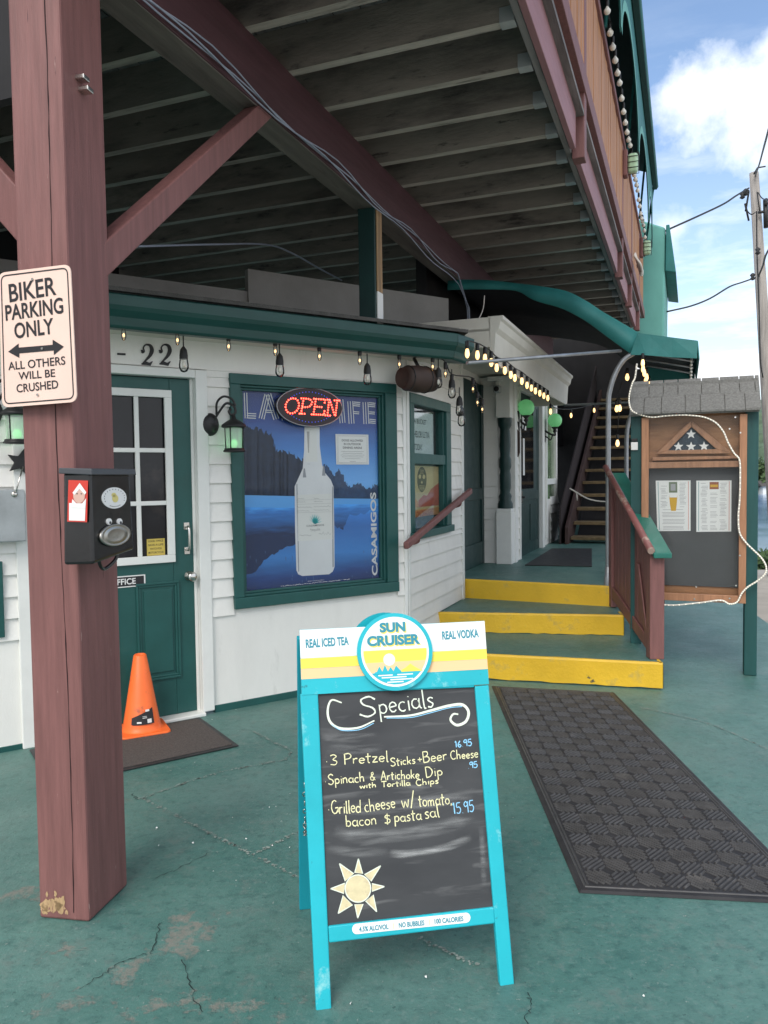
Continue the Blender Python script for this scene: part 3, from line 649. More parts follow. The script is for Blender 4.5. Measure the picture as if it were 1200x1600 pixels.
for i in range(1, 40): c = sb.copy(); COL.objects.link(c); c.parent = rl; c.location = sb0+DK.X*(.25*i)
# timber post with braces that carries the beam
post = thing('timber_post', 'thick burgundy timber post with diagonal braces at the pavement edge', 'post', Vector((-1.05, 2.59, 0)))
pc = [(-1.162, 2.489), (-.986, 2.460), (-.936, 2.690), (-1.112, 2.719)]
mb = MB()
top = [(x-.012, y+.02, 3.2) for x, y in pc]
mb.hexa([(x, y, .002) for x, y in pc], top)
obj('post_shaft', mb, M['burg'], post, bevel=.008)
mb = MB()        # long drying check down the front face
P = []
for i in range(60):
    t = i/59; x0, y0 = pc[0]; x1, y1 = pc[1]; f = .70+.03*math.sin(t*9)+random.uniform(-.006, .006)
    P.append((x0+(x1-x0)*f-.012*t, y0+(y1-y0)*f+.02*t-.0012, .03+3.1*t))
mb.strip(P, [random.uniform(.0012, .0045) for _ in P], up=(0, 1, 0)); obj('check_crack', mb, flat('dark_check', (.02, .008, .009), .9), post)
mb = MB()
f0 = Vector((*pc[0], 0)); f1 = Vector((*pc[1], 0)); fd = (f1-f0).normalized(); fn = Vector((fd.y, -fd.x, 0))
for cx_, cz_, rx_, rz_ in ((.045, .048, .042, .026), (.078, .055, .022, .034), (.02, .035, .016, .018), (.06, .09, .006, .012), (.10, .03, .008, .008), (.03, .085, .005, .010)):
    mb.poly([tuple(f0+fd*(cx_+rx_*random.uniform(.65, 1.15)*math.cos(2*math.pi*k/22))+fn*.0012+Vector((0, 0, max(.012, cz_+rz_*random.uniform(.6, 1.2)*math.sin(2*math.pi*k/22))))) for k in range(22)])
obj('bare_wood_scar', mb, mat('bare_wood', (.45, .30, .16), .85, .3, 20, stretch=(6, 6, .7), wear=((.17, .07, .07), .56, 40, .05)), post)
mb = MB()
for x, y in ((118, 92), (125, 97)):
    pass
PR = Frame(Vector((*pc[1], 0)), (Vector((*pc[2], 0))-Vector((*pc[1], 0))).normalized(), Vector((0, 0, 0)));  PR.Y = Vector((PR.X.y, -PR.X.x, 0))
PF = Frame(f0, fd, fn)
a, c = PR.px(118, 92)
mb.fr = PR; mb.box(.085, .120, -.02, .018, 2.75, 2.765); mb.box(.10, .135, -.02, .022, 2.72, 2.735); obj('bent_nails', mb, M['chrome'], post, bevel=.003)
mb = MB(DK); bq0, bq1 = -1.945, -1.862
mb.hexa([(2.10, bq0, 2.10), (2.10, bq1, 2.10), (2.10, bq1, 2.225), (2.10, bq0, 2.225)], [(3.345, bq0, 3.195), (3.345, bq1, 3.195), (3.215, bq1, 3.195), (3.215, bq0, 3.195)])
obj('brace', mb, M['burg'], post, bevel=.006)
mb = MB(DK); 
mb.hexa([(2.12, -2.10, 2.18), (2.20, -2.10, 2.18), (2.20, -2.10, 2.38), (2.12, -2.10, 2.38)], [(2.12, -3.1, 3.195), (2.20, -3.1, 3.195), (2.20, -2.9, 3.195), (2.12, -2.9, 3.195)])
obj('brace', mb, M['burg'], post, bevel=.006)
# short post that stands on the porch roof below the beam
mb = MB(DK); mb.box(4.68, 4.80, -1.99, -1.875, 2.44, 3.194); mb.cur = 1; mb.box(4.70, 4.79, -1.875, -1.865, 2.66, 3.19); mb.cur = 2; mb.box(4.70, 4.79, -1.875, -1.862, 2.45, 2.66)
mb.cur = 0
tag(obj('roof_post', mb, [M['green2'], mat('bare_cedar', (.30, .19, .10), .7, .35, 5, stretch=(8, 8, .6)), M['paper']], bevel=.004), 'short green post with one bare wood face standing on the porch roof', 'post')
# cables along the beam
def cable(name, pts, r, m, label, n=7):
    mb = MB(); mb.tube(crom(pts, n), r, 6); return tag(obj(name, mb, m), label, 'cable')
mb = MB()
for k, (dx, dz, sag) in enumerate(((0, 0, .01), (.012, .015, .03), (.02, -.008, .018))):
    P = []
    for i in range(26):
        s_ = 2.1+i*(6.55-2.1)/25; P.append(DK(s_, -1.852+dx*.6, 3.215+dz-sag*math.sin(i*.9+k)-.05*(i/25)**2*k))
    P += [DK(6.75, -1.82+dx, 2.95), DK(6.74, -1.81+dx, 2.72), DK(6.70, -1.82+dx, 2.55)]
    mb.tube(P, .0038, 6)
tag(obj('cable_bundle', mb, M['cable']), 'bundle of grey blue cables clipped along the burgundy deck beam', 'cable')
BK = Frame(DK(0, -2.9, 0), DK.X, DK.Y)
cable('loose_cable', [BK(*BK.pp(x, y)) for x, y in ((215, 385), (330, 382), (415, 382), (455, 395), (500, 420), (534, 438))], .007, M['cable'], 'pale loose cable sagging in the dark space above the porch roof')
SP = Frame(DK(0, -1.55, 0), DK.X, DK.Y)
cable('hanging_wire', [SP(*SP.pp(x, y)) for x, y in ((757, 462), (754, 485), (742, 508), (727, 522), (718, 512))], .005, M['cream'], 'pale loose wire dangling over the cream eave end')

# canopy over the deck: scalloped arcade hanging from an eave
cano = thing('scalloped_canopy', 'dark green fabric canopy with arched openings above the deck railing', 'canopy', DK(8, -.45, 5))
def arch_panel(a0, a1, c0, c1, n=16):
    """fabric panel between a0..a1, eave c1, with an arched opening springing at c0"""
    mid = (a0+a1)/2; hw = (a1-a0)/2-.035
    outer = [(a0, c0), (a0, c1), (a1, c1), (a1, c0)]
    inner = [(mid+hw*math.cos(math.pi*k/n), c0+(c1-c0-.42)*math.sin(math.pi*k/n)) for k in range(n+1)]   # right to left
    return outer+inner, inner
trim = []
mb = MB(DK); tm = MB(DK)
for a0, a1 in ((1.6, 3.9), (3.9, 6.25), (6.25, 8.65), (8.65, 11.0), (11.0, 12.3)):
    P, inn = arch_panel(a0, a1, 4.82, 5.78)
    mb.prism([(a, -.475, c) for a, c in P], (0, .012, 0))
    tm.strip([(a, -.460, c) for a, c in inn], .075)
obj('arcade_panel', mb, M['canvas'], cano); obj('arch_trim', tm, M['canvasl'], cano)
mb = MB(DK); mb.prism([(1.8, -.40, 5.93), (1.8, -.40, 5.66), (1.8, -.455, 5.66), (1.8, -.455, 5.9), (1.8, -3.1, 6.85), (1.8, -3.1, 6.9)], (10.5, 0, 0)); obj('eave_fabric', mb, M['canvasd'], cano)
mb = MB(DK); mb.tube([DKp for DKp in ((2.0, -.41, 5.70), (12.3, -.41, 5.70))], .028, 8); mb.tube([(12.28, -.45, 5.70), (12.28, -.56, 4.86)], .016, 8)
for a in (3.9, 6.25, 8.65, 11.0): mb.tube([(a, -.5, 5.72), (a, -.58, 4.86)], .014, 8)
obj('canopy_frame', mb, M['canvas'], cano)
# bulkhead lamps on the rail posts
def bulkhead(s_, label):
    t = thing('bulkhead_lamp', label, 'lamp', DK(s_, -.60, 4.6), 'caged lamps on the deck rail')
    mb = MB(DK); mb.box(s_-.06, s_+.06, -.60, -.555, 4.48, 4.74); obj('backplate', mb, M['burg'], t, bevel=.01)
    mb = MB(DK); mb.box(s_-.05, s_+.05, -.555, -.455, 4.51, 4.70); obj('lens', mb, mat('pale_green_lens', (.42, .62, .42), .25, .1, 10), t, bevel=.03, seg=4)
    mb = MB(DK)
    for z in (4.55, 4.605, 4.66): mb.tube([(s_-.055, -.555, z), (s_-.056, -.45, z), (s_+.056, -.45, z), (s_+.055, -.555, z)], .004, 5)
    mb.tube([(s_, -.555, 4.5), (s_, -.448, 4.5), (s_, -.448, 4.71), (s_, -.555, 4.71)], .004, 5)
    obj('cage', mb, M['iron'], t)
bulkhead(8.36, 'nearer caged lamp with pale green lens on the deck railing')
bulkhead(11.5, 'farther caged lamp with pale green lens at the end of the deck railing')

# ------------------------------------------------------------------ strings of bulbs
def bulb_string(name, label, pts, cord, r=.018, lit=True, pend=(), sock=.05, group='strings of bulbs', core=False):
    P0 = Vector(pts[0]); t = thing(name, label, 'string lights', P0, group)
    mb = MB(); mb.tube(cord, .0045, 5); obj('cord', mb, M['cableb'], t)
    mb = MB(); mb.lathe((0, 0, 0), [(.007, .05), (.013, .048), (.014, .012), (.012, 0)], 10)
    mg = MB(); mg.lathe((0, 0, 0), [(.008, 0), (.011, -.008), (r, -.03), (r*.95, -.042), (r*.6, -.055), (.001, -.060)], 12)
    sk = bb = None
    for p in pts:
        if sk is None:
            sk = obj('socket', mb, M['cableb'], t, local=True); bb = obj('bulb', mg, M['bulbg'] if core else M['bulb'] if lit else M['bulbo'], t, local=True); s2, b2 = sk, bb
            if core: mc = MB(); mc.ball((0, 0, -.03), .0062, 8, (1, 1, 1.7)); obj('filament', mc, M['bulb'], bb, local=True)
        else:
            s2 = sk.copy(); COL.objects.link(s2); s2.parent = t; b2 = copy_tree(bb, t)
        s2.location = Vector(p)-P0; b2.location = Vector(p)-P0
    sk = None
    for p in pend:         # larger hanging lamps on a drop cord
        if sk is None:
            mb = MB(); mb.tube([(0, 0, .13), (0, 0, .06)], .004, 5); mb.lathe((0, 0, 0), [(.006, .07), (.020, .05), (.024, .02), (.024, 0)], 12)
            sk = obj('pendant_cap', mb, M['cableb'], t, local=True)
            mg = MB(); mg.lathe((0, 0, 0), [(.023, 0), (.028, -.03), (.028, -.05), (.018, -.07), (.002, -.075)], 12); bb = obj('pendant_glass', mg, M['bulbg'], t, local=True); s2, b2 = sk, bb
            mg = MB(); mg.ball((0, 0, -.03), .011, 8, (1, 1, 1.8)); fl = obj('filament', mg, M['bulbo'], bb, local=True)
        else:
            s2 = sk.copy(); COL.objects.link(s2); s2.parent = t; b2 = copy_tree(bb, t)
        s2.location = Vector(p)-P0; b2.location = Vector(p)-P0
    return t
GU = Frame(FAC(0, .27, 0), FAC.X, FAC.Y)
small = [GU(*GU.pp(x, y-4)) for x, y in ((130, 520), (193, 519), (277, 527), (357, 537), (430, 545), (499, 553), (562, 560), (624, 566), (676, 570), (696, 581), (706, 600))]
small += [SID(s_, .40, z) for s_, z in ((5.62, 2.13), (5.75, 2.04), (5.9, 2.0))]
pend = [GU(*GU.pp(x, y)) for x, y in ((287, 561), (437, 570), (574, 584), (685, 590), (706, 606), (718, 634), (721, 650))]
cord = [FAC(-3.0, .285, 2.25)] + [p+Vector((0, 0, .05)) for p in small]
bulb_string('porch_string', 'black cord of small bulbs and clear pendants under the green porch gutter', small, crom(cord, 4), .014, True, pend, core=True)
EV = Frame(DK(0, -1.325, 0), DK.X, DK.Y)
z6 = lambda x, y: (620+x/3.2, 420+y/3.2)
e_pts = [EV(*EV.pp(*z6(x, y), b=0.03)) for x, y in ((352, 400), (403, 410), (441, 427), (472, 448), (499, 475), (540, 490), (570, 512), (590, 528), (625, 545), (651, 566), (673, 580), (693, 595), (715, 607), (735, 620), (755, 632))]
e_cord = [EV(*EV.pp(*z6(345, 385), b=.03))]+[p+Vector((0, 0, .05)) for p in e_pts]
es = bulb_string('eave_string', 'row of lit warm bulbs along the cream entry eave', e_pts, crom(e_cord, 4), .0145, True)
CP = Frame(DK(6.69, 0, 0), DK.Y, -DK.X)                     # plane of the canopy's front edge
z7 = lambda x, y: (840+x/2.963, 420+y/2.963)
c_pts = [CP(*CP.pp(*z7(x, y), b=b)) for x, y, b in ((487, 420, .05), (488, 447, .0), (494, 466, -.1), (505, 486, -.2), (500, 506, -.3), (514, 522, -.4), (522, 540, -.5))]
bulb_string('canopy_string', 'short string of lit bulbs under the canopy beside the menu cabinet', c_pts, crom([p+Vector((0, 0, .05)) for p in c_pts], 4), .015, True)
p_pts = [CP(*CP.pp(*z7(x, y), b=b)) for x, y, b in ((415, 486, -.3), (366, 632, -.35), (380, 630, -.3), (370, 792, -.3))]
bulb_string('pole_string', 'four lit bulbs hanging on the canopy pole in front of the wooden stairs', p_pts, crom([p+Vector((0, 0, .05)) for p in p_pts], 5), .017, True)
f_pts = [EV(*EV.pp(*z7(x, y), b=.0)) for x, y in ((45, 487), (60, 648), (155, 668))]+[EV(*EV.pp(*z7(262, 645), b=.2))]
bulb_string('entry_string', 'sagging string of four bulbs from the cream eave end to the stairs', f_pts, crom([p+Vector((0, 0, .05)) for p in f_pts], 5), .015, True)
r_pts = []; r_cord = []
for i in range(36):
    s_ = 4.4+i*.23; sag = .05*abs(math.sin(i*math.pi/6)); r_pts.append(DK(s_, -.545, 4.90-sag+random.uniform(-.015, .015))); r_cord.append(DK(s_, -.548, 4.95-sag))
bulb_string('railing_string', 'pale unlit bulbs strung along the top of the deck railing', r_pts, r_cord, .026, False)
mb = MB(DK)
for k in range(5): mb.tube(crom([(9.62+.05*k, -.57, 4.02+.02*k), (9.66+.05*k, -.50, 3.92-.02*k), (9.75+.03*k, -.49, 3.86+.01*k), (9.82+.02*k, -.54, 3.95)], 5), .014, 6)
tag(obj('rope_coil', mb, M['cream']), 'knot of pale rope tied at the foot of the deck railing', 'rope')

# ------------------------------------------------------------------ arched entry canopy on pipes
ec = thing('entry_canopy', 'green barrel canopy on bent steel pipes over the pub steps', 'awning', DK(6.69, -.6, .51))
upx = [(700, 437), (760, 438), (807, 443), (840, 447), (884, 455), (915, 470), (941, 487), (972, 505), (998.6, 521)]
lwx = [(700, 454), (760, 453), (807, 455), (835, 470), (874, 481), (903, 495), (924, 508), (953, 530), (985, 553)]
U = [CP.px(*p) for p in upx]; Lw = [CP.px(*p) for p in lwx]
mb = MB(CP); n = len(U); M['canopy_shade'] = mat('canopy_underside_shade', (.012, .014, .018), .8, .2, 4); fl_u0 = CP.px(1086, 533)
cu = crom([(a, 0, c) for a, c in U], 4); cl = crom([(a, .0, c) for a, c in Lw], 4)
m_ = len(cu); vs = [tuple(p) for p in cu]+[(p.x, .02+.008*math.sin(i*.7), p.z) for i, p in enumerate(cl)]
mb.raw(vs, [(i, i+1, m_+i+1, m_+i) for i in range(m_-1)], True)
mb.raw([(p.x, 0, p.z) for p in cu]+[(p.x, -2.6, p.z+.01*math.sin(i)) for i, p in enumerate(cu)], [(i, i+1, m_+i+1, m_+i) for i in range(m_-1)], True)
obj('arched_fabric', mb, M['canvas'], ec, solid=.006)
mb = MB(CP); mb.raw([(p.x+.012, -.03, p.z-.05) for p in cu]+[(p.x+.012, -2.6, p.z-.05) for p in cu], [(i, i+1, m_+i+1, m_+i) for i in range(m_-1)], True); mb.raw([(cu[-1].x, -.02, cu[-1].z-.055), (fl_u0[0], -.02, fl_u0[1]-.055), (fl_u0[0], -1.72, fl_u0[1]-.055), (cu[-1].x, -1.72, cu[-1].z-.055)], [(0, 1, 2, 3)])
obj('underside_shade_sheet', mb, M['canopy_shade'], ec, solid=.004)  # added black sheet paints the shade beneath the canopy fabric
fl_u = [CP.px(*p) for p in ((996, 521), (1012, 523), (1050, 528), (1090, 533))]; fl_l = [CP.px(*p) for p in ((985, 555), (1010, 556), (1050, 559), (1089, 561))]
mb = MB(CP); N = 4
mb.raw([(a, .0, c) for a, c in fl_u]+[(a, .02+.012*(i % 2), c) for i, (a, c) in enumerate(fl_l)], [(i, i+1, N+i+1, N+i) for i in range(N-1)])
aR, cT = fl_u[-1]; cB = fl_l[-1][1]; aL, cL = fl_u[0]
mb.raw([(aL, 0, cL), (aR, 0, cT), (aR, -1.75, cT), (aL, -1.75, cL)], [(0, 1, 2, 3)])
mb.raw([(aR, 0, cT), (aR, -1.75, cT), (aR+.012, -1.75, cB), (aR+.012, .02, cB)], [(0, 1, 2, 3)])
mb.raw([(aL, -1.75, cL), (aR, -1.75, cT), (aR, -1.76, cB-.02), (aL, -1.76, cB-.02)], [(0, 1, 2, 3)])
obj('flat_fabric', mb, M['canvas'], ec, solid=.008)
def pipe(name, pts, r=.021, n=6): mb = MB(); mb.tube(crom(pts, n) if len(pts) > 2 else pts, r, 10); return obj(name, mb, M['steel'], ec)
b0 = Vector((1.884, 6.451, .51))
pt = [CP(*CP.pp(x, y)) for x, y in ((950.5, 640), (953, 610), (962, 582), (975, 562), (990, 552))]
pp = pipe('pole', [b0, b0.lerp(pt[0], .5)]+pt)
mb = MB(); mb.lathe(tuple(b0+Vector((0, 0, .001))), [(.034, 0), (.034, .07), (.028, .085), (.026, .16), (.024, .162)], 12); obj('foot_sleeve', mb, M['steel'], pp)
C2 = Frame(DK(8.25, 0, 0), DK.Y, -DK.X)
a2, c2 = C2.px(979, 745)
q2 = [C2(*C2.pp(x, y)) for x, y in ((979, 690), (982, 660), (990, 640), (1000, 630))]
pipe('pole', [C2(a2, 0, .51), C2(a2, 0, 1.2)]+q2)
pipe('cross_pipe', [EV(*EV.pp(730, 567)), CP(*CP.pp(970, 548))], .013)
pipe('cross_pipe', [EV(9.38, -.02, 2.28), C2(*C2.pp(985, 628))], .013)
pipe('side_rail', [CP(aR-.04, -.05, cT-.085), CP(aR-.04, -1.7, cT-.085)], .012)
for k in (1, 2, 3): pipe('cross_pipe', [CP(aL+.02, -.42*k, cL-.10), CP(aR-.02, -.42*k, cT-.10)], .012)

# green fabric stair enclosure beyond the deck end
aw = thing('fabric_enclosure', 'tall sun bleached green fabric enclosure behind the end of the deck', 'awning', DK(13.5, -.6, 3))
mb = MB(DK); mb.prism([(13.0, -.86, 3.45), (13.0, -.315, 3.45), (13.0, -.30, 5.30), (13.0, -.68, 5.47), (13.0, -.86, 5.48)], (2.2, 0, 0)); obj('fabric_walls', mb, M['canvasl'], aw, bevel=.03)
mb = MB(DK); mb.hexa([(12.97, -.30, 4.62), (15.3, -.30, 4.62), (15.3, -.12, 4.58), (12.97, -.14, 4.58)], [(12.97, -.29, 5.33), (15.3, -.29, 5.33), (15.3, -.24, 5.33), (12.97, -.24, 5.33)]); obj('side_flap', mb, M['canvas'], aw, bevel=.01)

# ------------------------------------------------------------------ wooden staircase behind the landing
st = thing('wooden_staircase', 'dark open wooden staircase with worn ochre tread edges climbing behind the landing', 'staircase', DK(10.7, -1.0, .51))
M['dstain'] = mat('dark_brown_stain', (.055, .030, .026), .7, .3, 4)
M['treadw'] = mat('worn_tread_wood', (.17, .12, .06), .75, .4, 5, stretch=(1.5, 6, 6), wear=((.12, .09, .06), .55, 6, .2))
tr = None; q0s, q1s = -1.46, -.52
for k in range(13):
    s_ = 10.72+k*.338; z = .60+k*.187
    if tr is None: mb = MB(DK); mb.box(s_, s_+.29, q0s, q1s, z-.045, z); tr = obj('tread', mb, M['treadw'], st, bevel=.006); t0 = tr.location.copy()
    else:
        c = tr.copy(); COL.objects.link(c); c.parent = st; c.location = t0+DK.X*(.338*k)+Vector((0, 0, .187*k))
for q in (q0s-.05, q1s+.005):
    mb = MB(DK); mb.prism([(10.55, q, .45), (10.95, q, .45), (15.1, q, 2.76), (15.1, q, 3.05), (10.55, q, .74)], (0, .045, 0)); obj('stringer', mb, M['dstain'], st, bevel=.005)
mb = MB(DK); mb.prism([(10.52, q0s-.12, .5), (10.56, q0s-.12, 1.0), (15.1, q0s-.12, 3.5), (15.1, q0s-.12, 2.8), (10.95, q0s-.12, .5)], (0, .018, 0)); obj('side_panel', mb, mat('dark_side_boards', (.03, .021, .021), .8, .3, 4), st)
mb = MB(DK); mb.prism([(11.0, q0s, .3), (15.1, q0s, 2.62), (15.14, q0s, 2.62), (15.14, q0s, .3)], (0, q1s-q0s, 0)); obj('under_boards', mb, M['dark'], st)
ST = Frame(DK(10.45, 0, 0), DK.Y, -DK.X)
mb = MB(); mb.tube(crom([ST(*ST.pp(x, y)) for x, y in ((890, 763), (902, 770), (918, 779), (935, 783), (952, 784))], 5), .010, 6); mb.tube([ST(*ST.pp(901, 770)), ST(*ST.pp(902, 782))], .008, 6)
tag(obj('rope_barrier', mb, M['cream']), 'pale rope tied across the foot of the wooden staircase', 'rope')

# ------------------------------------------------------------------ rails beside the steps
hr = thing('wall_handrail', 'sloping burgundy handrail on the white side wall beside the steps', 'handrail', SID(5.9, .08, .5))
HR = Frame(SID(0, .085, 0), SID.X, SID.Y)
ra, rb_ = HR.px(634, 853), HR.px(735, 767)
mb = MB(HR); d = Vector((rb_[0]-ra[0], 0, rb_[1]-ra[1])).normalized(); 
P0 = Vector((ra[0], 0, ra[1])); P1 = Vector((rb_[0], 0, rb_[1])); nn = Vector((-d.z, 0, d.x))*.026
mb.hexa([tuple(P0+nn+Vector((0, -.02, 0))), tuple(P0+nn+Vector((0, .02, 0))), tuple(P0-nn+Vector((0, .02, 0))), tuple(P0-nn+Vector((0, -.02, 0)))],
        [tuple(P1+nn+Vector((0, -.02, 0))), tuple(P1+nn+Vector((0, .02, 0))), tuple(P1-nn+Vector((0, .02, 0))), tuple(P1-nn+Vector((0, -.02, 0)))])
obj('rail', mb, M['burg'], hr, bevel=.012, seg=3)
for t in (.17, .82):
    p = P0.lerp(P1, t); mb = MB(HR); mb.tube(crom([(p.x, 0, p.z-.02), (p.x, -.01, p.z-.055), (p.x, -.05, p.z-.07), (p.x, -.09, p.z-.07)], 4), .009, 8); obj('bracket', mb, M['burg'], hr)
sr = thing('stair_railing', 'burgundy boarded stair railing with green cap and worn round handrail', 'railing', Vector((1.9, 5.6, .18)))
A0 = Vector((1.872, 5.19, 0)); A1 = Vector((1.935, 6.42, 0)); SRF = Frame(A0, (A1-A0).normalized(), Vector((0, 0, 0))); SRF.Y = Vector((SRF.X.y, -SRF.X.x, 0)); LEN = (A1-A0).length
capz = lambda t: .905+t*(1.425-.905)/LEN
mb = MB(SRF); mb.box(0, .095, -.07, .028, .181, .905); obj('railing_post', mb, M['burg'], sr, bevel=.006); mb = MB(SRF); mb.box(LEN-.09, LEN, -.055, .02, .345, 1.40); obj('railing_post', mb, M['burg'], sr, bevel=.006)
mb = MB(SRF); t = .10; 
floorz = lambda t: .25 if t < .7 else .40
while t < LEN-.12:
    w = .105; lo = .26 if t < .62 else .40
    mb.prism([(t, -.034, lo), (t+w, -.034, lo), (t+w, -.034, capz(t+w)-.02), (t, -.034, capz(t)-.02)], (0, .018, 0)); t += w+.006
obj('boards', mb, M['burg'], sr, bevel=.003, seg=1)
mb = MB(SRF); mb.prism([(.1, -.052, .21), (.1, -.052, .30), (LEN-.1, -.052, .52), (LEN-.1, -.052, .42)], (0, .014, 0)); mb.prism([(.1, -.052, .24), (.16, -.052, .24), (.42, -.052, .80), (.36, -.052, .80)], (0, .012, 0)); obj('lower_rail', mb, M['burg'], sr, bevel=.004)
mb = MB(SRF); mb.hexa([(-.06, -.062, capz(-.06)), (-.06, .058, capz(-.06)), (LEN, .085, capz(LEN)), (LEN, -.062, capz(LEN))], [(-.06, -.062, capz(-.06)+.035), (-.06, .058, capz(-.06)+.035), (LEN, .085, capz(LEN)+.035), (LEN, -.062, capz(LEN)+.035)])
mb.box(LEN, LEN+.10, -.062, .085, capz(LEN), capz(LEN)+.035)
obj('cap_board', mb, mat('green_cap_paint', (.018, .15, .115), .4, .15, 5, wear=((.06, .22, .18), .66, 8, .1)), sr, bevel=.006)
mb = MB(SRF); mb.tube([(-.05, -.075, capz(-.05)+.045), (LEN+.02, -.075, capz(LEN)+.085)], .024, 12)
obj('round_handrail', mb, mat('worn_burgundy_pipe', (.24, .09, .085), .5, .15, 5, wear=((.42, .30, .25), .52, 7, .06)), sr)

# ------------------------------------------------------------------ hand lettering (single strokes)
def A_(cx, cy, rx, ry, a0, a1, n=9): return [(cx+rx*math.cos(R(a0+(a1-a0)*k/(n-1))), cy+ry*math.sin(R(a0+(a1-a0)*k/(n-1)))) for k in range(n)]
GL = {
 'a': (.5, [A_(.22, .26, .18, .24, 60, 400), [(.40, .50), (.40, .08), (.48, .0)]]),
 'b': (.48, [[(.08, 1.0), (.08, .0)], A_(.22, .24, .17, .24, 150, -170)]),
 'c': (.42, [A_(.23, .25, .18, .25, 50, 310)]),
 'd': (.5, [A_(.22, .25, .18, .24, 40, 330), [(.42, 1.0), (.40, .0)]]),
 'e': (.44, [[(.06, .26), (.38, .30)]+A_(.22, .26, .17, .25, 15, 320)]),
 'h': (.5, [[(.08, 1.0), (.06, 0)], [(.07, .32), (.2, .48), (.34, .42), (.36, .0)]]),
 'i': (.2, [[(.1, .5), (.1, 0)], [(.11, .68), (.12, .71)]]),
 'k': (.46, [[(.08, 1.0), (.07, 0)], [(.36, .5), (.09, .24)], [(.17, .3), (.38, 0)]]),
 'l': (.22, [[(.1, 1.0), (.1, .05), (.18, 0)]]),
 'm': (.7, [[(.06, .5), (.06, 0)], [(.06, .34), (.17, .5), (.28, .42), (.30, 0)], [(.30, .34), (.42, .5), (.53, .42), (.56, 0)]]),
 'n': (.48, [[(.06, .5), (.06, 0)], [(.06, .32), (.2, .5), (.33, .42), (.36, 0)]]),
 'o': (.46, [A_(.22, .25, .18, .25, 90, 450)]),
 'p': (.48, [[(.08, .5), (.07, -.38)], A_(.23, .26, .17, .23, 150, -160)]),
 'q': (.48, [A_(.22, .26, .17, .23, 30, 330), [(.39, .5), (.40, -.38)]]),
 'u': (.5, [[(.07, .5), (.09, .1), (.22, .0), (.36, .12)], [(.38, .5), (.40, 0)]]),
 'r': (.38, [[(.07, .5), (.07, 0)], [(.07, .3), (.18, .46), (.32, .46)]]),
 's': (.38, [[(.32, .44), (.2, .5), (.08, .4), (.18, .28), (.3, .16), (.2, .01), (.05, .05)]]),
 't': (.38, [[(.17, .85), (.16, .08), (.26, 0)], [(.02, .55), (.34, .57)]]),
 'w': (.62, [[(.04, .5), (.14, .0), (.28, .42), (.42, .0), (.54, .52)]]),
 'z': (.42, [[(.05, .48), (.35, .48)], [(.35, .48), (.05, .0)], [(.05, 0), (.38, .02)]]),
 'A': (.6, [[(.03, 0), (.28, 1.0)], [(.28, 1.0), (.52, 0)], [(.12, .36), (.44, .36)]]),
 'B': (.58, [[(.08, 1), (.08, 0)], [(.08, .98), (.36, .96), (.42, .74), (.3, .56), (.1, .52)], [(.1, .52), (.42, .48), (.5, .24), (.36, .03), (.08, .0)]]),
 'C': (.6, [A_(.32, .5, .27, .5, 50, 315)]),
 'D': (.62, [[(.08, 1), (.08, 0)], [(.05, .98), (.36, .92), (.54, .5), (.36, .08), (.06, .0)]]),
 'G': (.68, [A_(.34, .5, .28, .5, 55, 330), [(.38, .42), (.62, .44), (.60, .1)]]),
 'P': (.54, [[(.08, 1), (.08, -.04)], [(.03, .94), (.34, 1.0), (.48, .76), (.36, .52), (.1, .46)]]),
 'S': (.56, [[(.48, .84), (.32, 1.0), (.1, .86), (.16, .6), (.4, .42), (.46, .16), (.26, -.02), (.04, .12)]]),
 'T': (.56, [[(.02, .98), (.54, 1.0)], [(.28, .98), (.27, 0)]]),
 '1': (.3, [[(.06, .8), (.16, 1.0), (.16, 0)]]),
 '3': (.52, [[(.05, .9), (.26, 1.0), (.42, .8), (.2, .54), (.44, .34), (.34, .04), (.04, .08)]]),
 '5': (.5, [[(.44, 1.0), (.12, .98)], [(.12, .98), (.09, .58), (.32, .6), (.43, .32), (.28, .02), (.04, .08)]]),
 '6': (.48, [[(.34, .98), (.12, .6), (.07, .24), (.22, .0), (.4, .2), (.26, .44), (.1, .3)]]),
 '9': (.5, [[(.42, .76), (.26, 1.0), (.08, .76), (.2, .54), (.42, .72)], [(.42, .98), (.40, 0)]]),
 '+': (.36, [[(.17, .52), (.17, .16)], [(.02, .34), (.33, .34)]]),
 '&': (.6, [[(.5, .0), (.2, .62), (.2, .9), (.34, .96), (.38, .76), (.08, .36), (.1, .08), (.3, .0), (.5, .36)]]),
 '$': (.5, [[(.42, .8), (.2, .9), (.1, .68), (.4, .42), (.34, .12), (.06, .14)], [(.25, 1.05), (.23, -.06)]]),
 '/': (.4, [[(.04, -.1), (.36, 1.1)]]),
 '.': (.2, [[(.08, .02), (.10, .05)]]), ',': (.2, [[(.1, .06), (.06, -.12)]]), '-': (.3, [[(.1, .32), (.13, .34)]]), ' ': (.34, []),
}
def strokes(body, p0, p1, h, wob=.03):
    """stroke polylines in survey coordinates for a hand written line from p0 to p1, capitals h high"""
    tot = sum(GL[ch][0] for ch in body); d = Vector((p1[0]-p0[0], p1[1]-p0[1])); L = d.length; d = d/L; up = Vector((d.y, -d.x)); k = L/tot; x = 0; out = []
    for ch in body:
        w, st_ = GL[ch]; dy = random.uniform(-wob, wob); sc = random.uniform(.94, 1.06)
        for s_ in st_:
            P = crom([(a, b, 0) for a, b in s_], 3) if 2 < len(s_) < 9 else [Vector((a, b, 0)) for a, b in s_]
            out.append([(p0[0]+d.x*(x+p.x)*k+up.x*(p.y*sc+dy)*h, p0[1]+d.y*(x+p.x)*k+up.y*(p.y*sc+dy)*h) for p in P])
        x += w
    return out
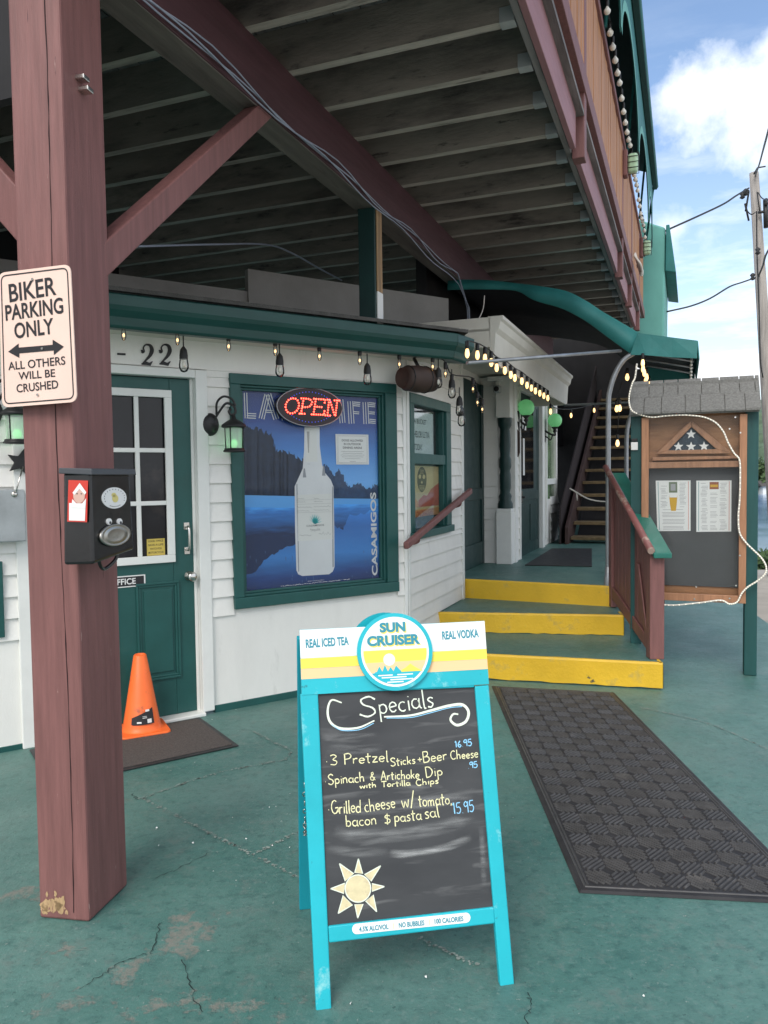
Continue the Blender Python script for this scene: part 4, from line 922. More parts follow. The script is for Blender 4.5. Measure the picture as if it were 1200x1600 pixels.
def ink_line(mb, fr, body, p0, p1, h, w, b, wob=.03):
    for s_ in strokes(body, p0, p1, h, wob):
        P = [fr.pp(x, y, b) for x, y in s_]
        mb.strip(P, [w*random.uniform(.75, 1.2) for _ in P])

# ------------------------------------------------------------------ folding specials board
bd = thing('specials_board', 'turquoise folding specials board with chalk writing, standing in the foreground', 'sandwich board', BRD(.28, -.2, 0))
PXB = lambda x, y, b=0: BRD.px(x, y, b)
WB = .575
def quadpx(pts, b): return [(a, b, c) for a, c in (PXB(x, y, b) for x, y in pts)]
mb = MB(BRD)
mb.prism(quadpx([(469, 1084), (497, 1082), (518, 1578), (494, 1581)], 0), (0, -.022, 0)); mb.prism(quadpx([(742, 1072), (764, 1070), (804, 1539), (782, 1543)], 0), (0, -.022, 0))
mb.prism(quadpx([(512.8, 1447.4), (772, 1417.4), (774, 1443.2), (514.5, 1473.7)], 0), (0, -.02, 0)); mb.prism(quadpx([(497.5, 1070), (741.5, 1058), (741.8, 1074), (497.8, 1084)], 0), (0, -.02, 0))
ff = obj('front_frame', mb, M['turq'], bd, bevel=.004)
def chalkboard_mat():
    m, nt, b = nodes('chalkboard_slate'); n = nt.nodes; l = nt.links
    tc = n.new('ShaderNodeTexCoord')
    def NZ(sc, stretch, d=6, dist=0):
        mp = n.new('ShaderNodeMapping'); mp.inputs['Scale'].default_value = stretch; mp.inputs['Rotation'].default_value = (0, R(12), 0); l.new(tc.outputs['Object'], mp.inputs[0])
        t = n.new('ShaderNodeTexNoise'); t.inputs['Scale'].default_value = sc; t.inputs['Detail'].default_value = d; t.inputs['Distortion'].default_value = dist; l.new(mp.outputs[0], t.inputs['Vector']); return t.outputs['Fac']
    def mr(f, a, bb, hi):
        x = n.new('ShaderNodeMapRange'); x.inputs['From Min'].default_value = a; x.inputs['From Max'].default_value = bb; x.inputs['To Max'].default_value = hi; l.new(f, x.inputs['Value']); return x.outputs[0]
    def mixc(f, a, bb):
        x = n.new('ShaderNodeMix'); x.data_type = 'RGBA'; l.new(f, x.inputs['Factor'])
        for s_, q in (('A', a), ('B', bb)):
            i = [k for k in x.inputs if k.name == s_ and k.type == 'RGBA'][0]
            if isinstance(q, tuple): i.default_value = q
            else: l.new(q, i)
        return [k for k in x.outputs if k.type == 'RGBA'][0]
    c = mixc(mr(NZ(4, (1, 1, 3)), .35, .7, 1), (.036, .038, .042, 1), (.056, .058, .062, 1))
    c = mixc(mr(NZ(5, (1, 1, 7), 8, .6), .56, .74, .30), c, (.30, .30, .30, 1))
    l.new(c, b.inputs['Base Color']); b.inputs['Roughness'].default_value = .75
    return m
M['chalkb'] = chalkboard_mat()
mb = MB(BRD); mb.prism(quadpx([(496.5, 1083), (742.5, 1072), (773, 1420), (512, 1449)], -.008), (0, -.010, 0)); cb = obj('chalkboard', mb, M['chalkb'], bd)
M['smear'] = glass('x')
def smear_mat():
    m = bpy.data.materials.new('wiped_chalk'); m.use_nodes = True; nt = m.node_tree; n = nt.nodes; l = nt.links; b = n['Principled BSDF']
    b.inputs['Base Color'].default_value = (.55, .56, .56, 1); b.inputs['Roughness'].default_value = .9
    tc = n.new('ShaderNodeTexCoord'); mp = n.new('ShaderNodeMapping'); mp.inputs['Scale'].default_value = (1, 1, 9); mp.inputs['Rotation'].default_value = (0, R(10), 0); l.new(tc.outputs['Object'], mp.inputs[0])
    t = n.new('ShaderNodeTexNoise'); t.inputs['Scale'].default_value = 9; t.inputs['Detail'].default_value = 6; l.new(mp.outputs[0], t.inputs['Vector'])
    at = n.new('ShaderNodeAttribute'); at.attribute_name = 'chalk'
    x = n.new('ShaderNodeMapRange'); x.inputs['From Min'].default_value = .35; x.inputs['From Max'].default_value = .75; l.new(t.outputs['Fac'], x.inputs['Value'])
    k = n.new('ShaderNodeMath'); k.operation = 'MULTIPLY'; l.new(x.outputs[0], k.inputs[0]); l.new(at.outputs['Fac'], k.inputs[1]); l.new(k.outputs[0], b.inputs['Alpha'])
    return m
M['smear'] = smear_mat()
def smear(pts, w, dens):
    mb = MB(BRD); P = crom([quadpx([p], -.0075)[0] for p in pts], 8); nrm = []
    vs = []; N = len(P); K = 7
    for i in range(N):
        t = P[min(i+1, N-1)]-P[max(i-1, 0)]; q = Vector((-t.z, 0, t.x)).normalized()
        for k in range(K): vs.append(tuple(P[i]+q*(w*(k/(K-1)-.5))))
    mb.raw(vs, [(i*K+k, i*K+k+1, (i+1)*K+k+1, (i+1)*K+k) for i in range(N-1) for k in range(K-1)])
    o = obj('chalk_smear', mb, M['smear'], cb)
    at = o.data.attributes.new('chalk', 'FLOAT', 'POINT'); vals = []
    for i in range(N):
        e = min(1, min(i, N-1-i)/5)
        for k in range(K): vals.append(dens*e*math.sin(math.pi*k/(K-1)))
    at.data.foreach_set('value', vals)
smear([(606, 1333), (640, 1334), (690, 1326), (738, 1308)], .026, .8)
smear([(520, 1296), (560, 1306), (620, 1304), (700, 1290), (742, 1270)], .045, .4)
smear([(525, 1264), (600, 1262), (690, 1250), (740, 1242)], .040, .45)
smear([(505, 1325), (560, 1332), (610, 1330)], .03, .3)
smear([(510, 1168), (560, 1172), (600, 1166)], .03, .35)
smear([(520, 1150), (560, 1150), (590, 1148)], .018, .3)
smear([(515, 1432), (520, 1380)], .02, .3); smear([(757, 1400), (754, 1330), (752, 1290)], .02, .3)
HB = -.0068
mb = MB(BRD)
ink_line(mb, BRD, '-3 Pretzel', (508, 1196), (608, 1190), 17, .0029, HB); ink_line(mb, BRD, 'Sticks', (610, 1197), (650, 1193), 13, .0028, HB); ink_line(mb, BRD, '+Beer', (653, 1193), (700, 1187), 17, .0029, HB); ink_line(mb, BRD, 'Cheese', (704, 1187), (748, 1183), 14, .0028, HB)
ink_line(mb, BRD, '-Spinach', (507, 1227), (571, 1221), 16, .0029, HB); ink_line(mb, BRD, '&', (578, 1220), (588, 1219), 13, .0028, HB); ink_line(mb, BRD, 'Artichoke', (595, 1219), (656, 1216), 14, .0028, HB); ink_line(mb, BRD, 'Dip', (665, 1215), (693, 1211), 16, .0029, HB)
ink_line(mb, BRD, 'with', (562, 1232), (589, 1230), 8, .0030, HB); ink_line(mb, BRD, 'Tortilla', (596, 1230), (642, 1227), 9, .0030, HB); ink_line(mb, BRD, 'Chips', (650, 1228), (686, 1224), 10, .0030, HB)
ink_line(mb, BRD, '-Grilled', (512, 1272), (565, 1269), 20, .0031, HB); ink_line(mb, BRD, 'cheese', (570, 1269), (619, 1262), 20, .0029, HB); ink_line(mb, BRD, 'w/', (628, 1263), (650, 1260), 22, .0029, HB); ink_line(mb, BRD, 'tomato,', (654, 1261), (707, 1256), 19, .0029, HB)
ink_line(mb, BRD, 'bacon', (540, 1292), (590, 1288), 18, .0029, HB); ink_line(mb, BRD, '$', (600, 1288), (612, 1287), 16, .0028, HB); ink_line(mb, BRD, 'pasta', (616, 1285), (660, 1281), 18, .0029, HB); ink_line(mb, BRD, 'sal', (664, 1280), (688, 1276), 20, .0029, HB)
obj('menu_lettering', mb, M['chalk'], cb)
mb = MB(BRD)
ink_line(mb, BRD, 'S', (560, 1121), (592, 1119), 32, .0048, HB); ink_line(mb, BRD, 'pecials', (592, 1117), (680, 1104), 30, .0040, HB)
for s_, w in (([(534, 1098), (518, 1094), (512, 1110), (516, 1128), (532, 1138), (560, 1137), (585, 1126)], .007), ([(600, 1120), (640, 1118), (670, 1111), (700, 1103), (722, 1101), (732, 1112), (728, 1127), (714, 1133), (704, 1125), (708, 1116), (716, 1116)], .0085)):
    P = crom([quadpx([p], HB)[0] for p in s_], 8); n_ = len(P); mb.strip(P, [w*(.45+.55*math.sin(math.pi*(i+2)/(n_+4))) for i in range(n_)])
obj('heading_lettering', mb, M['chalkw'], cb)
mb = MB(BRD)
ink_line(mb, BRD, '16.95', (711, 1168), (738, 1165), 10, .003, HB); ink_line(mb, BRD, '.95', (731, 1201), (747, 1199), 10, .003, HB); ink_line(mb, BRD, '15.95', (708, 1272), (742, 1268), 17, .0029, HB)
P = crom([quadpx([p], HB+.0002)[0] for p in [(604, 1122), (642, 1121), (672, 1114), (702, 1106), (722, 1104)]], 8); mb.strip(P, .0022)
P = crom([quadpx([p], HB+.0002)[0] for p in [(518, 1132), (534, 1141), (562, 1140), (584, 1130)]], 8); mb.strip(P, .0022)
obj('price_lettering', mb, M['chalkbl'], cb)
M['sunfill'] = mat('pastel_sun_fill', (.66, .58, .36), .9, .12, 30, wear=((.45, .34, .26), .56, 25, .15))
mb = MB(BRD); zb = lambda x, y: (440+x/3, 1150+y/3)
mb.poly(quadpx([zb(358+58*math.cos(2*math.pi*k/24), 715+62*math.sin(2*math.pi*k/24)) for k in range(24)], HB))
rays_ = [[(360, 575), (343, 640), (380, 645)], [(465, 608), (388, 650), (420, 680)], [(482, 706), (424, 692), (424, 728)], [(446, 824), (430, 745), (394, 774)], [(357, 854), (343, 790), (382, 788)], [(265, 832), (288, 748), (332, 792)], [(230, 716), (296, 690), (292, 738)], [(271, 598), (298, 680), (338, 645)]]
for r_ in rays_: mb.poly(quadpx([zb(*p) for p in r_], HB))
so = obj('sun_drawing', mb, M['sunfill'], cb)
mb = MB(BRD)
for r_ in rays_: mb.strip([quadpx([zb(*p)], HB+.0004)[0] for p in r_+r_[:1]], .003)
mb.strip([quadpx([zb(358+60*math.cos(2*math.pi*k/28), 715+64*math.sin(2*math.pi*k/28))], HB+.0004)[0] for k in range(29)], .003); obj('sun_outline', mb, M['chalkw'], so)
# header panel with printed stripes and the round badge
def lerp2(p, q, t): return (p[0]+(q[0]-p[0])*t, p[1]+(q[1]-p[1])*t)
TL, TR, BL_, BR_ = (468, 984), (757, 970), (471.5, 1086), (764, 1069)
mb = MB(BRD); mb.prism(quadpx([TL, TR, BR_, BL_], .002), (0, -.014, 0)); 
bands = [(0, .44, 1), (.44, .60, 2), (.60, .76, 3)]
for t0, t1, mi in bands:
    mb.cur = mi; mb.poly(quadpx([lerp2(TL, BL_, t0+.004), lerp2(TR, BR_, t0+.004), lerp2(TR, BR_, t1), lerp2(TL, BL_, t1)], .0026))
mb.cur = 4
mb.text('REAL ICED TEA', PXB(478, 1013), PXB(545, 1008), .0265, .0032, .035); mb.text('REAL VODKA', PXB(691, 1000), PXB(748, 996), .0265, .0032, .035)
M['pw'] = flat('print_white', (.80, .80, .78)); M['py'] = flat('print_yellow', (.90, .70, .10)); M['po'] = flat('print_apricot', (.88, .56, .30)); M['pt'] = flat('print_petrol', (.035, .26, .34)); M['ptq'] = flat('print_turquoise', (.02, .44, .54))
obj('header_panel', mb, [M['turq'], M['pw'], M['py'], M['po'], M['pt']], bd)
ca, cc = PXB(617, 1018, .01); rr_ = (PXB(676, 1017, .01)[0]-PXB(558.5, 1019, .01)[0])/2
mb = MB(BRD); mb.drum((ca, .003, cc), rr_, .012, 48); mb.cur = 1; mb.disc((ca, .0156, cc), rr_*.90, 48); ri = rr_*.84
def chord(zlo, zhi, mi, b, r=ri):     # slice of the badge picture between two heights
    mb.cur = mi; pts = []
    zs = [zlo+(zhi-zlo)*k/10 for k in range(11)]
    pts += [(ca+math.sqrt(max(0, r*r-z*z)), b, cc+z) for z in zs]; pts += [(ca-math.sqrt(max(0, r*r-z*z)), b, cc+z) for z in reversed(zs)]
    mb.poly(pts)
chord(-.26*rr_, .05*rr_, 2, .0162); chord(-.53*rr_, -.26*rr_, 3, .0162); chord(-ri*.995, -.53*rr_, 4, .0162)
mb.cur = 1; mb.disc((ca-.020, .0164, cc-.20*rr_), .018, 20)
mb.cur = 3; mb.poly([(ca-.02, .0166, cc-.53*rr_), (ca+.08, .0166, cc-.53*rr_), (ca+.08, .0166, cc-.40*rr_), (ca-.04, .0166, cc-.40*rr_)])
mb.cur = 2; mb.poly([(ca+.004, .0168, cc-.53*rr_), (ca+.03, .0168, cc-.42*rr_), (ca+.044, .0168, cc-.33*rr_), (ca+.058, .0168, cc-.42*rr_), (ca+.08, .0168, cc-.53*rr_)])
mb.cur = 4; mb.poly([(ca-.072, .017, cc-.56*rr_), (ca-.064, .017, cc-.50*rr_)]+[(ca-.060+.0085*k, .017, cc+(-.33-.03*(k % 3) if k % 2 else -.50)*rr_) for k in range(8)]+[(ca+.016, .017, cc-.52*rr_), (ca-.004, .017, cc-.57*rr_)])
mb.cur = 1
for x0, x1, z in ((-.056, -.012, -.61), (.002, .05, -.61), (-.046, .03, -.67), (-.02, .05, -.73), (-.03, .02, -.79)): mb.poly([(ca+x0, .0166, cc+z*rr_), (ca+x1, .0166, cc+z*rr_), (ca+x1, .0166, cc+(z+.03)*rr_), (ca+x0, .0166, cc+(z+.03)*rr_)])
mb.cur = 2; mb.text('SUN', (ca-.36*rr_, cc+.47*rr_), (ca+.33*rr_, cc+.47*rr_), .26*rr_, .0164, .05); mb.text('CRUISER', (ca-.71*rr_, cc+.13*rr_), (ca+.70*rr_, cc+.13*rr_), .27*rr_, .0164, .05)
mb.cur = 5; mb.text('SUN', (ca-.38*rr_, cc+.50*rr_), (ca+.31*rr_, cc+.50*rr_), .26*rr_, .0170, .05); mb.text('CRUISER', (ca-.73*rr_, cc+.16*rr_), (ca+.68*rr_, cc+.16*rr_), .27*rr_, .0170, .05)
obj('round_badge', mb, [M['turq'], M['pw'], M['py'], M['po'], M['ptq'], M['pt']], bd)
# white capsule on the lower rail
c0, c1 = PXB(550, 1452), PXB(735, 1433); hA = .0135; pts = []
va = Vector((c1[0]-c0[0], c1[1]-c0[1])).normalized(); vn = Vector((-va.y, va.x))
for k in range(9): a = R(-90+180*k/8); p = Vector(c1)-va*hA+va*hA*math.cos(a)+vn*hA*math.sin(a); pts.append((p.x, .0012, p.y))
for k in range(9): a = R(90+180*k/8); p = Vector(c0)+va*hA+va*hA*math.cos(a)+vn*hA*math.sin(a); pts.append((p.x, .0012, p.y))
mb = MB(BRD); mb.poly(pts); mb.cur = 1
for t, x0, y0, x1, y1 in (('4.5% ALC/VOL', 561, 1456, 607, 1451.5), ('NO BUBBLES', 623, 1449.5, 663, 1445.5), ('100 CALORIES', 679, 1443.5, 724, 1439)): mb.text(t, PXB(x0, y0), PXB(x1, y1), .0135, .0018, .03)
mb.cur = 2
for x, y in ((615, 1447), (671, 1441)): a, c = PXB(x, y); mb.poly([(a-.0008, .0018, c-.008), (a+.0008, .0018, c-.008), (a+.0008, .0018, c+.008), (a-.0008, .0018, c+.008)])
obj('capsule_label', mb, [M['pw'], M['pt'], M['po']], bd)
# rear leg frame, hinge and chain
ez = BRD(0, 0, 0).lerp(BRD(WB, 0, 0), .5)
bT = BRD.px(468, 984)[1]
top_l, top_r = BRD(BRD.px(468, 984)[0]+.012, -.014, bT-.02), BRD(BRD.px(757, 970)[0]-.045, -.014, bT-.02)
foot_l, foot_r = gnd(477, 1418, .002), gnd(477, 1418, .002)+(BRD.X*.535)
mb = MB()
def bar(p, q, wx, th):
    t = (q-p).normalized(); n_ = BRD.X; k_ = n_.cross(t).normalized()
    mb.hexa([tuple(p-n_*wx+k_*th), tuple(p+n_*wx+k_*th), tuple(p+n_*wx-k_*th), tuple(p-n_*wx-k_*th)], [tuple(q-n_*wx+k_*th), tuple(q+n_*wx+k_*th), tuple(q+n_*wx-k_*th), tuple(q-n_*wx-k_*th)])
bar(foot_l, top_l, .020, .010); bar(foot_r, top_r, .020, .010)
def cross(t0, t1):
    a0, b0 = foot_l.lerp(top_l, t0), foot_r.lerp(top_r, t0); a1, b1 = foot_l.lerp(top_l, t1), foot_r.lerp(top_r, t1); n_ = BRD.X*.022; k_ = _bb*.008
    mb.hexa([tuple(a0+n_+k_), tuple(b0-n_+k_), tuple(b0-n_-k_), tuple(a0+n_-k_)], [tuple(a1+n_+k_), tuple(b1-n_+k_), tuple(b1-n_-k_), tuple(a1+n_-k_)])
cross(.20, .25); cross(.93, 1.0)
rf = obj('rear_frame', mb, M['turqd'], bd, bevel=.003)
mb = MB(); a0, b0 = foot_l.lerp(top_l, .255), foot_r.lerp(top_r, .255); a1, b1 = foot_l.lerp(top_l, .925), foot_r.lerp(top_r, .925); n_ = BRD.X*.024; k_ = _bb*.004
mb.hexa([tuple(a0+n_+k_), tuple(b0-n_+k_), tuple(b0-n_-k_), tuple(a0+n_-k_)], [tuple(a1+n_+k_), tuple(b1-n_+k_), tuple(b1-n_-k_), tuple(a1+n_-k_)]); obj('rear_chalkboard', mb, M['chalkb'], rf)
mb = MB(); cb_ = top_l.lerp(top_r, .5)+Vector((0, 0, -.065))+_bb*.03; k_ = _bb
mb.fr = Frame(cb_, BRD.X, -_bb, Vector((0, 0, 1))); mb.drum((ca-.28, -.02, .005), rr_*.98, .010, 40); obj('rear_badge', mb, M['turq'], rf)
mb = MB()
ch0 = BRD(BRD.px(474, 1228)[0]+.004, -.02, BRD.px(474, 1228)[1]); ch1 = foot_l.lerp(top_l, .36)
for k in range(16):
    t = k/15; p = ch0.lerp(ch1, t)+Vector((0, 0, -.10*math.sin(math.pi*t))); q = ch0.lerp(ch1, t+.06)+Vector((0, 0, -.10*math.sin(math.pi*min(1, t+.06)))); dd = (q-p).normalized(); sd = (BRD.X if k % 2 else dd.cross(BRD.X)).normalized()
    ring = [tuple(p+dd*(.009*math.cos(a))+sd*(.005*math.sin(a))) for a in [2*math.pi*j/10 for j in range(11)]]; mb.tube(ring, .0016, 5)
obj('chain', mb, M['chrome'], bd)

# ------------------------------------------------------------------ sign on the post
SG = Frame(f0+fn*.02+Vector((0, 0, 0)), azv(107), azv(197))
sg = thing('parking_sign', 'peach metal BIKER PARKING ONLY sign on the burgundy post', 'sign', SG(-.03, 0, 1.9))
sx = lambda x, y: SG.px(x, y)
def rquad(tl, tr, br, bl, rad, n=6):
    out = []; P = [Vector(p) for p in (bl, br, tr, tl)]
    for i in range(4):
        p = P[i]; a = (P[i-1]-p).normalized()*rad; b_ = (P[(i+1) % 4]-p).normalized()*rad
        for k in range(n+1): t = k/n; out.append(tuple(p+a*(1-t)**2+b_*t**2))
    return out
q_ = [sx(-1, 427), sx(111, 413), sx(121.5, 628), sx(5, 637)]
mb = MB(SG); mb.plate(rquad(*q_, .026), 0, .004)
inn = lambda e: [tuple(Vector(p)+((Vector(q_[(i+1) % 4])-Vector(p)).normalized()+(Vector(q_[i-1])-Vector(p)).normalized())*e) for i, p in enumerate(q_)]
ring = rquad(*inn(.011), .020); mb.cur = 1; mb.strip([(a, .0048, c) for a, c in ring+ring[:1]], .0042)
def st(t, x0, y0, x1, y1, h, b_=.015): mb.text(t, sx(x0, y0), sx(x1, y1), h, .0052, b_)
st('BIKER', 17, 473, 90, 461, .057); st('PARKING', 11, 502, 101, 490, .050, .02); st('ONLY', 25, 530, 86, 522, .050, .02)
st('ALL OTHERS', 15, 579, 104, 570, .0265, .012); st('WILL BE', 31, 594, 88, 589, .0245, .012); st('CRUSHED', 28, 614, 93, 607, .0265, .012)
mb.poly([(a, .0052, c) for a, c in (sx(x, y) for x, y in ((14.5, 550), (31, 537), (31, 543.5), (84, 539), (84, 531), (101.5, 542), (86, 555), (85.5, 548), (32, 552.5), (32, 559.5)))])
mb.cur = 2
for x, y in ((53, 437), (61, 617), (68, 545)): a, c = sx(x, y); mb.drum((a, .004, c), .0042, .004, 10)
obj('sign_plate', mb, [M['peach'], M['ink'], M['chrome']], sg)

# ------------------------------------------------------------------ black collection box strapped to the post
BX = Frame(Vector((-1.002, 2.384, 0)), azv(13), azv(103))      # back of the box lies on the post's street side
bx = thing('collection_box', 'black plastic box with googly eyes and tin mouth on the timber post', 'box', BX(.11, .05, 1.19))
mb = MB(BX); zt, zb_ = 1.478, 1.188
mb.hexa([(.0, -.0, zb_), (.0, .105, zb_+.004), (.240, .105, zb_+.028), (.240, .0, zb_+.028)], [(.012, .0, zt), (.012, .095, zt), (.238, .095, zt), (.238, .0, zt)])
obj('body', mb, M['blackp'], bx, bevel=.010, seg=3)
mb = MB(BX); mb.hexa([(-.004, -.004, zt-.004), (-.004, .112, zt-.010), (.252, .112, zt-.010), (.252, -.004, zt-.004)], [(-.002, -.004, zt+.014), (-.002, .11, zt+.010), (.25, .11, zt+.010), (.25, -.004, zt+.014)])
obj('lid', mb, M['blackg'], bx, bevel=.003)
mb = MB(BX); mb.tube(crom([(.05, .09, zb_+.02), (.07, .085, zb_-.01), (.11, .075, zb_-.022), (.15, .085, zb_+.0), (.16, .09, zb_+.025)], 5), .006, 6); obj('bottom_lip', mb, M['blackp'], bx)
SLP = (.105-.095)/(zt-zb_)
BXF = Frame(BX(0, .1055, zb_), BX.X, (BX.Y+Vector((0, 0, SLP))).normalized(), (Vector((0, 0, 1))-BX.Y*SLP).normalized())
fx = lambda x, y: BXF.px(x, y, .002)
a, c = fx(179, 778); mb = MB(BXF); rs = (fx(198.5, 778)[0]-fx(160, 778)[0])/2; mb.drum((a, .0, c), rs, .0022, 32, .0345); mb.cur = 1; mb.disc((a+.003, .0026, c-.002), rs*.26, 14, .013); mb.disc((a-.004, .0026, c+.010), rs*.2, 12, .007)
mb.cur = 2
for k in range(14): an = R(200-220*k/13); mb.disc((a+rs*.82*math.cos(an), .0026, c+.028*math.sin(an)), .0021, 6)
for k in range(10): an = R(240+60*k/9); mb.disc((a+rs*.8*math.cos(an), .0026, c+.028*math.sin(an)), .0019, 6)
obj('round_sticker', mb, [M['paper'], flat('pale_yellow_print', (.70, .60, .22)), M['ink']], bx)
mb = MB(BXF)
for x in (170, 186.5): a, c = fx(x, 815); mb.cur = 0; mb.drum((a, .0, c), .0135, .005, 18, .0105); mb.cur = 1; mb.disc((a+.003, .0056, c-.004), .0065, 10, .005)
obj('googly_eye', mb, [M['paper'], M['ink']], bx)
a, c = fx(179, 836); rm = (fx(203.5, 836)[0]-fx(155, 836)[0])/2; mb = MB(BXF); mb.lathe((a, .0, c), [(rm*.95, 0), (rm, .006), (rm*.95, .010), (rm*.86, .008), (rm*.72, .007), (rm*.66, .010), (rm*.5, .008), (.001, .009)], 40, 'Y', .036/rm); obj('tin_mouth', mb, flat('tin_lid_metal', (.42, .40, .36), .3, metal=.9), bx)
BXS = Frame(BX(-.003, 0, 0), BX.Y, -BX.X)
mb = MB(BXS); P = [BXS.px(x, y) for x, y in ((107, 750), (137.5, 751), (136, 816), (105, 815))]
mb.poly([(p[0], .0, p[1]) for p in P]); mb.cur = 1
lerpq = lambda u, v: lerp2(lerp2(P[0], P[1], u), lerp2(P[3], P[2], u), v)
mb.poly([(x, .0012, y) for x, y in (lerpq(u, v) for u, v in ((.08, .55), (.92, .55), (.90, .97), (.10, .97)))])
mb.cur = 2; mb.poly([(x, .0018, y) for x, y in (lerpq(.58+.30*math.cos(R(k*20)), .36+.19*math.sin(R(k*20))) for k in range(18))])
mb.cur = 1; mb.poly([(x, .0022, y) for x, y in (lerpq(u, v) for u, v in ((.25, .30), (.60, .06), (.95, .28), (.88, .34), (.60, .20), (.34, .36)))]); mb.poly([(x, .0022, y) for x, y in (lerpq(u, v) for u, v in ((.25, .45), (.45, .55), (.75, .55), (.95, .42), (.92, .66), (.20, .66)))])
mb.cur = 3
for u in (.48, .70): mb.poly([(x, .0024, y) for x, y in (lerpq(u+.04*math.cos(R(k*45)), .32+.016*math.sin(R(k*45))) for k in range(8))])
obj('red_sticker', mb, [M['red'], M['paper'], M['skin'], M['ink']], bx)

# ------------------------------------------------------------------ traffic cone, mats
cp = gnd(222, 1143)
cone = thing('traffic_cone', 'orange traffic cone standing on the door mat by the office door', 'traffic cone', cp)
cf = Frame(cp, azv(AF+6), azv(AF+96))
mb = MB(cf); mb.prism([(x, y, .008) for x, y in rquad((-.14, .14), (.14, .14), (.14, -.14), (-.14, -.14), .035)], (0, 0, .016)); obj('base', mb, M['orange'], cone, bevel=.005)
mb = MB(cf); mb.lathe((0, 0, .02), [(.125, 0), (.112, .008), (.103, .03), (.036, .425), (.030, .432), (.026, .425), (.024, .40)], 32); obj('cone_body', mb, M['orange'], cone)
mb = MB(cf); vs = []; a00 = 60
for i in range(9):
    for j in range(5):
        an = R(a00+i*9); h = .05+j*.022*(1.0-.07*i); r_ = .1046-(h-.05)*.1696+.002
        vs.append((r_*math.cos(an), r_*math.sin(an), .02+h))
mb.raw(vs, [(i*5+j, i*5+5+j, i*5+6+j, i*5+1+j) for i in range(8) for j in range(4)]); mb.cur = 1
for i0c, j0c, j1c in ((1, .3, 1.3), (2.6, 1.6, 1.75), (2.6, 2.0, 2.1), (4.5, .4, .8), (1.5, 3.2, 3.7)):
    mb.raw([((.1046-.1696*(j*.022)+.0035)*math.cos(R(a00+i*9)), (.1046-.1696*(j*.022)+.0035)*math.sin(R(a00+i*9)), .07+j*.022) for i, j in ((i0c, j0c), (i0c+1.5, j0c), (i0c+1.5, j1c), (i0c, j1c))], [(0, 1, 2, 3)])
obj('black_label', mb, [M['ink'], M['paper']], cone)
fm = FAC
pfr = gnd(373, 1167); dmf = Frame(pfr, -FAC.X, FAC.Y)
mb = MB(dmf); mb.box(0, .95, -.60, 0, .004, .010); mb.cur = 1
mb.box(.025, .925, -.575, -.025, .010, .014)
tag(obj('door_mat', mb, [M['mat'], M['carpet']], bevel=.003), 'grey brown carpet door mat with rubber edge before the office door', 'mat')
# runner of moulded rubber with a woven pattern of ridges
Q = [Vector((.724, 5.225, 0)), Vector((1.511, 5.03, 0)), Vector((1.452, 2.50, 0)), Vector((.659, 2.598, 0))]
def QP(u, v, z): p = Q[0].lerp(Q[1], u).lerp(Q[3].lerp(Q[2], u), v); return (p.x, p.y, z)
mb = MB()
mb.hexa([QP(0, 0, .002), QP(1, 0, .002), QP(1, 1, .002), QP(0, 1, .002)], [QP(.012, .004, .008), QP(.988, .004, .008), QP(.988, .996, .008), QP(.012, .996, .008)])
NU, NV = 8, 26; bu, bv = .06, .02; mb.cur = 1
M['ridge'] = mat('worn_ridge_with_sheen', (.060, .059, .060), .42, .3, 14, bump=.1, dirt=((.16, .15, .14), .60, 5, .2))  # ridges paler than the base: worn tops plus highlight put into colour
def ridge(u0, v0, u1, v1, w=.0030, z=.0135):
    p, q = Vector(QP(u0, v0, .008)), Vector(QP(u1, v1, .008)); t = (q-p).normalized(); n_ = Vector((-t.y, t.x, 0))*w
    up_ = Vector((0, 0, z-.008))
    mb.raw([tuple(p+n_*1.5), tuple(p-n_*1.5), tuple(q-n_*1.5), tuple(q+n_*1.5), tuple(p+n_*.6+up_), tuple(p-n_*.6+up_), tuple(q-n_*.6+up_), tuple(q+n_*.6+up_)], [(4, 5, 6, 7), (0, 1, 5, 4), (1, 2, 6, 5), (2, 3, 7, 6), (3, 0, 4, 7)])
for i in range(NU):
    for j in range(NV):
        u0, u1 = bu+(1-2*bu)*i/NU, bu+(1-2*bu)*(i+1)/NU; v0, v1 = bv+(1-2*bv)*j/NV, bv+(1-2*bv)*(j+1)/NV; du, dv = u1-u0, v1-v0
        for k in range(6):
            t = (k+.5)/6
            if True:
                q = -.80+1.60*t
                if (i+j) % 2: ridge(u0+du*.04+du*.92*max(0, -q), v0+dv*.04+dv*.92*max(0, q), u0+du*.04+du*.92*min(1, 1-q), v0+dv*.04+dv*.92*min(1, 1+q))
                else: ridge(u0+du*.04+du*.92*max(0, -q), v1-dv*.04-dv*.92*max(0, q), u0+du*.04+du*.92*min(1, 1-q), v1-dv*.04-dv*.92*min(1, 1+q))
                continue
            if (i+j) % 2: ridge(u0+du*t*.8, v0+dv*.06, u0+du*(t*.8+.2), v1-dv*.06)
            else: ridge(u0+du*.06, v0+dv*(t*.8+.2), u1-du*.06, v0+dv*t*.8)
for u0, v0, u1, v1 in ((.035, .013, .965, .013), (.035, .987, .965, .987), (.035, .013, .035, .987), (.965, .013, .965, .987), (.05, .017, .05, .983), (.95, .017, .95, .983)): ridge(u0, v0, u1, v1, .003, .011)
tag(obj('rubber_runner', mb, [M['mat'], M['ridge']]), 'long black rubber runner mat with ridged weave lying before the yellow steps', 'mat')

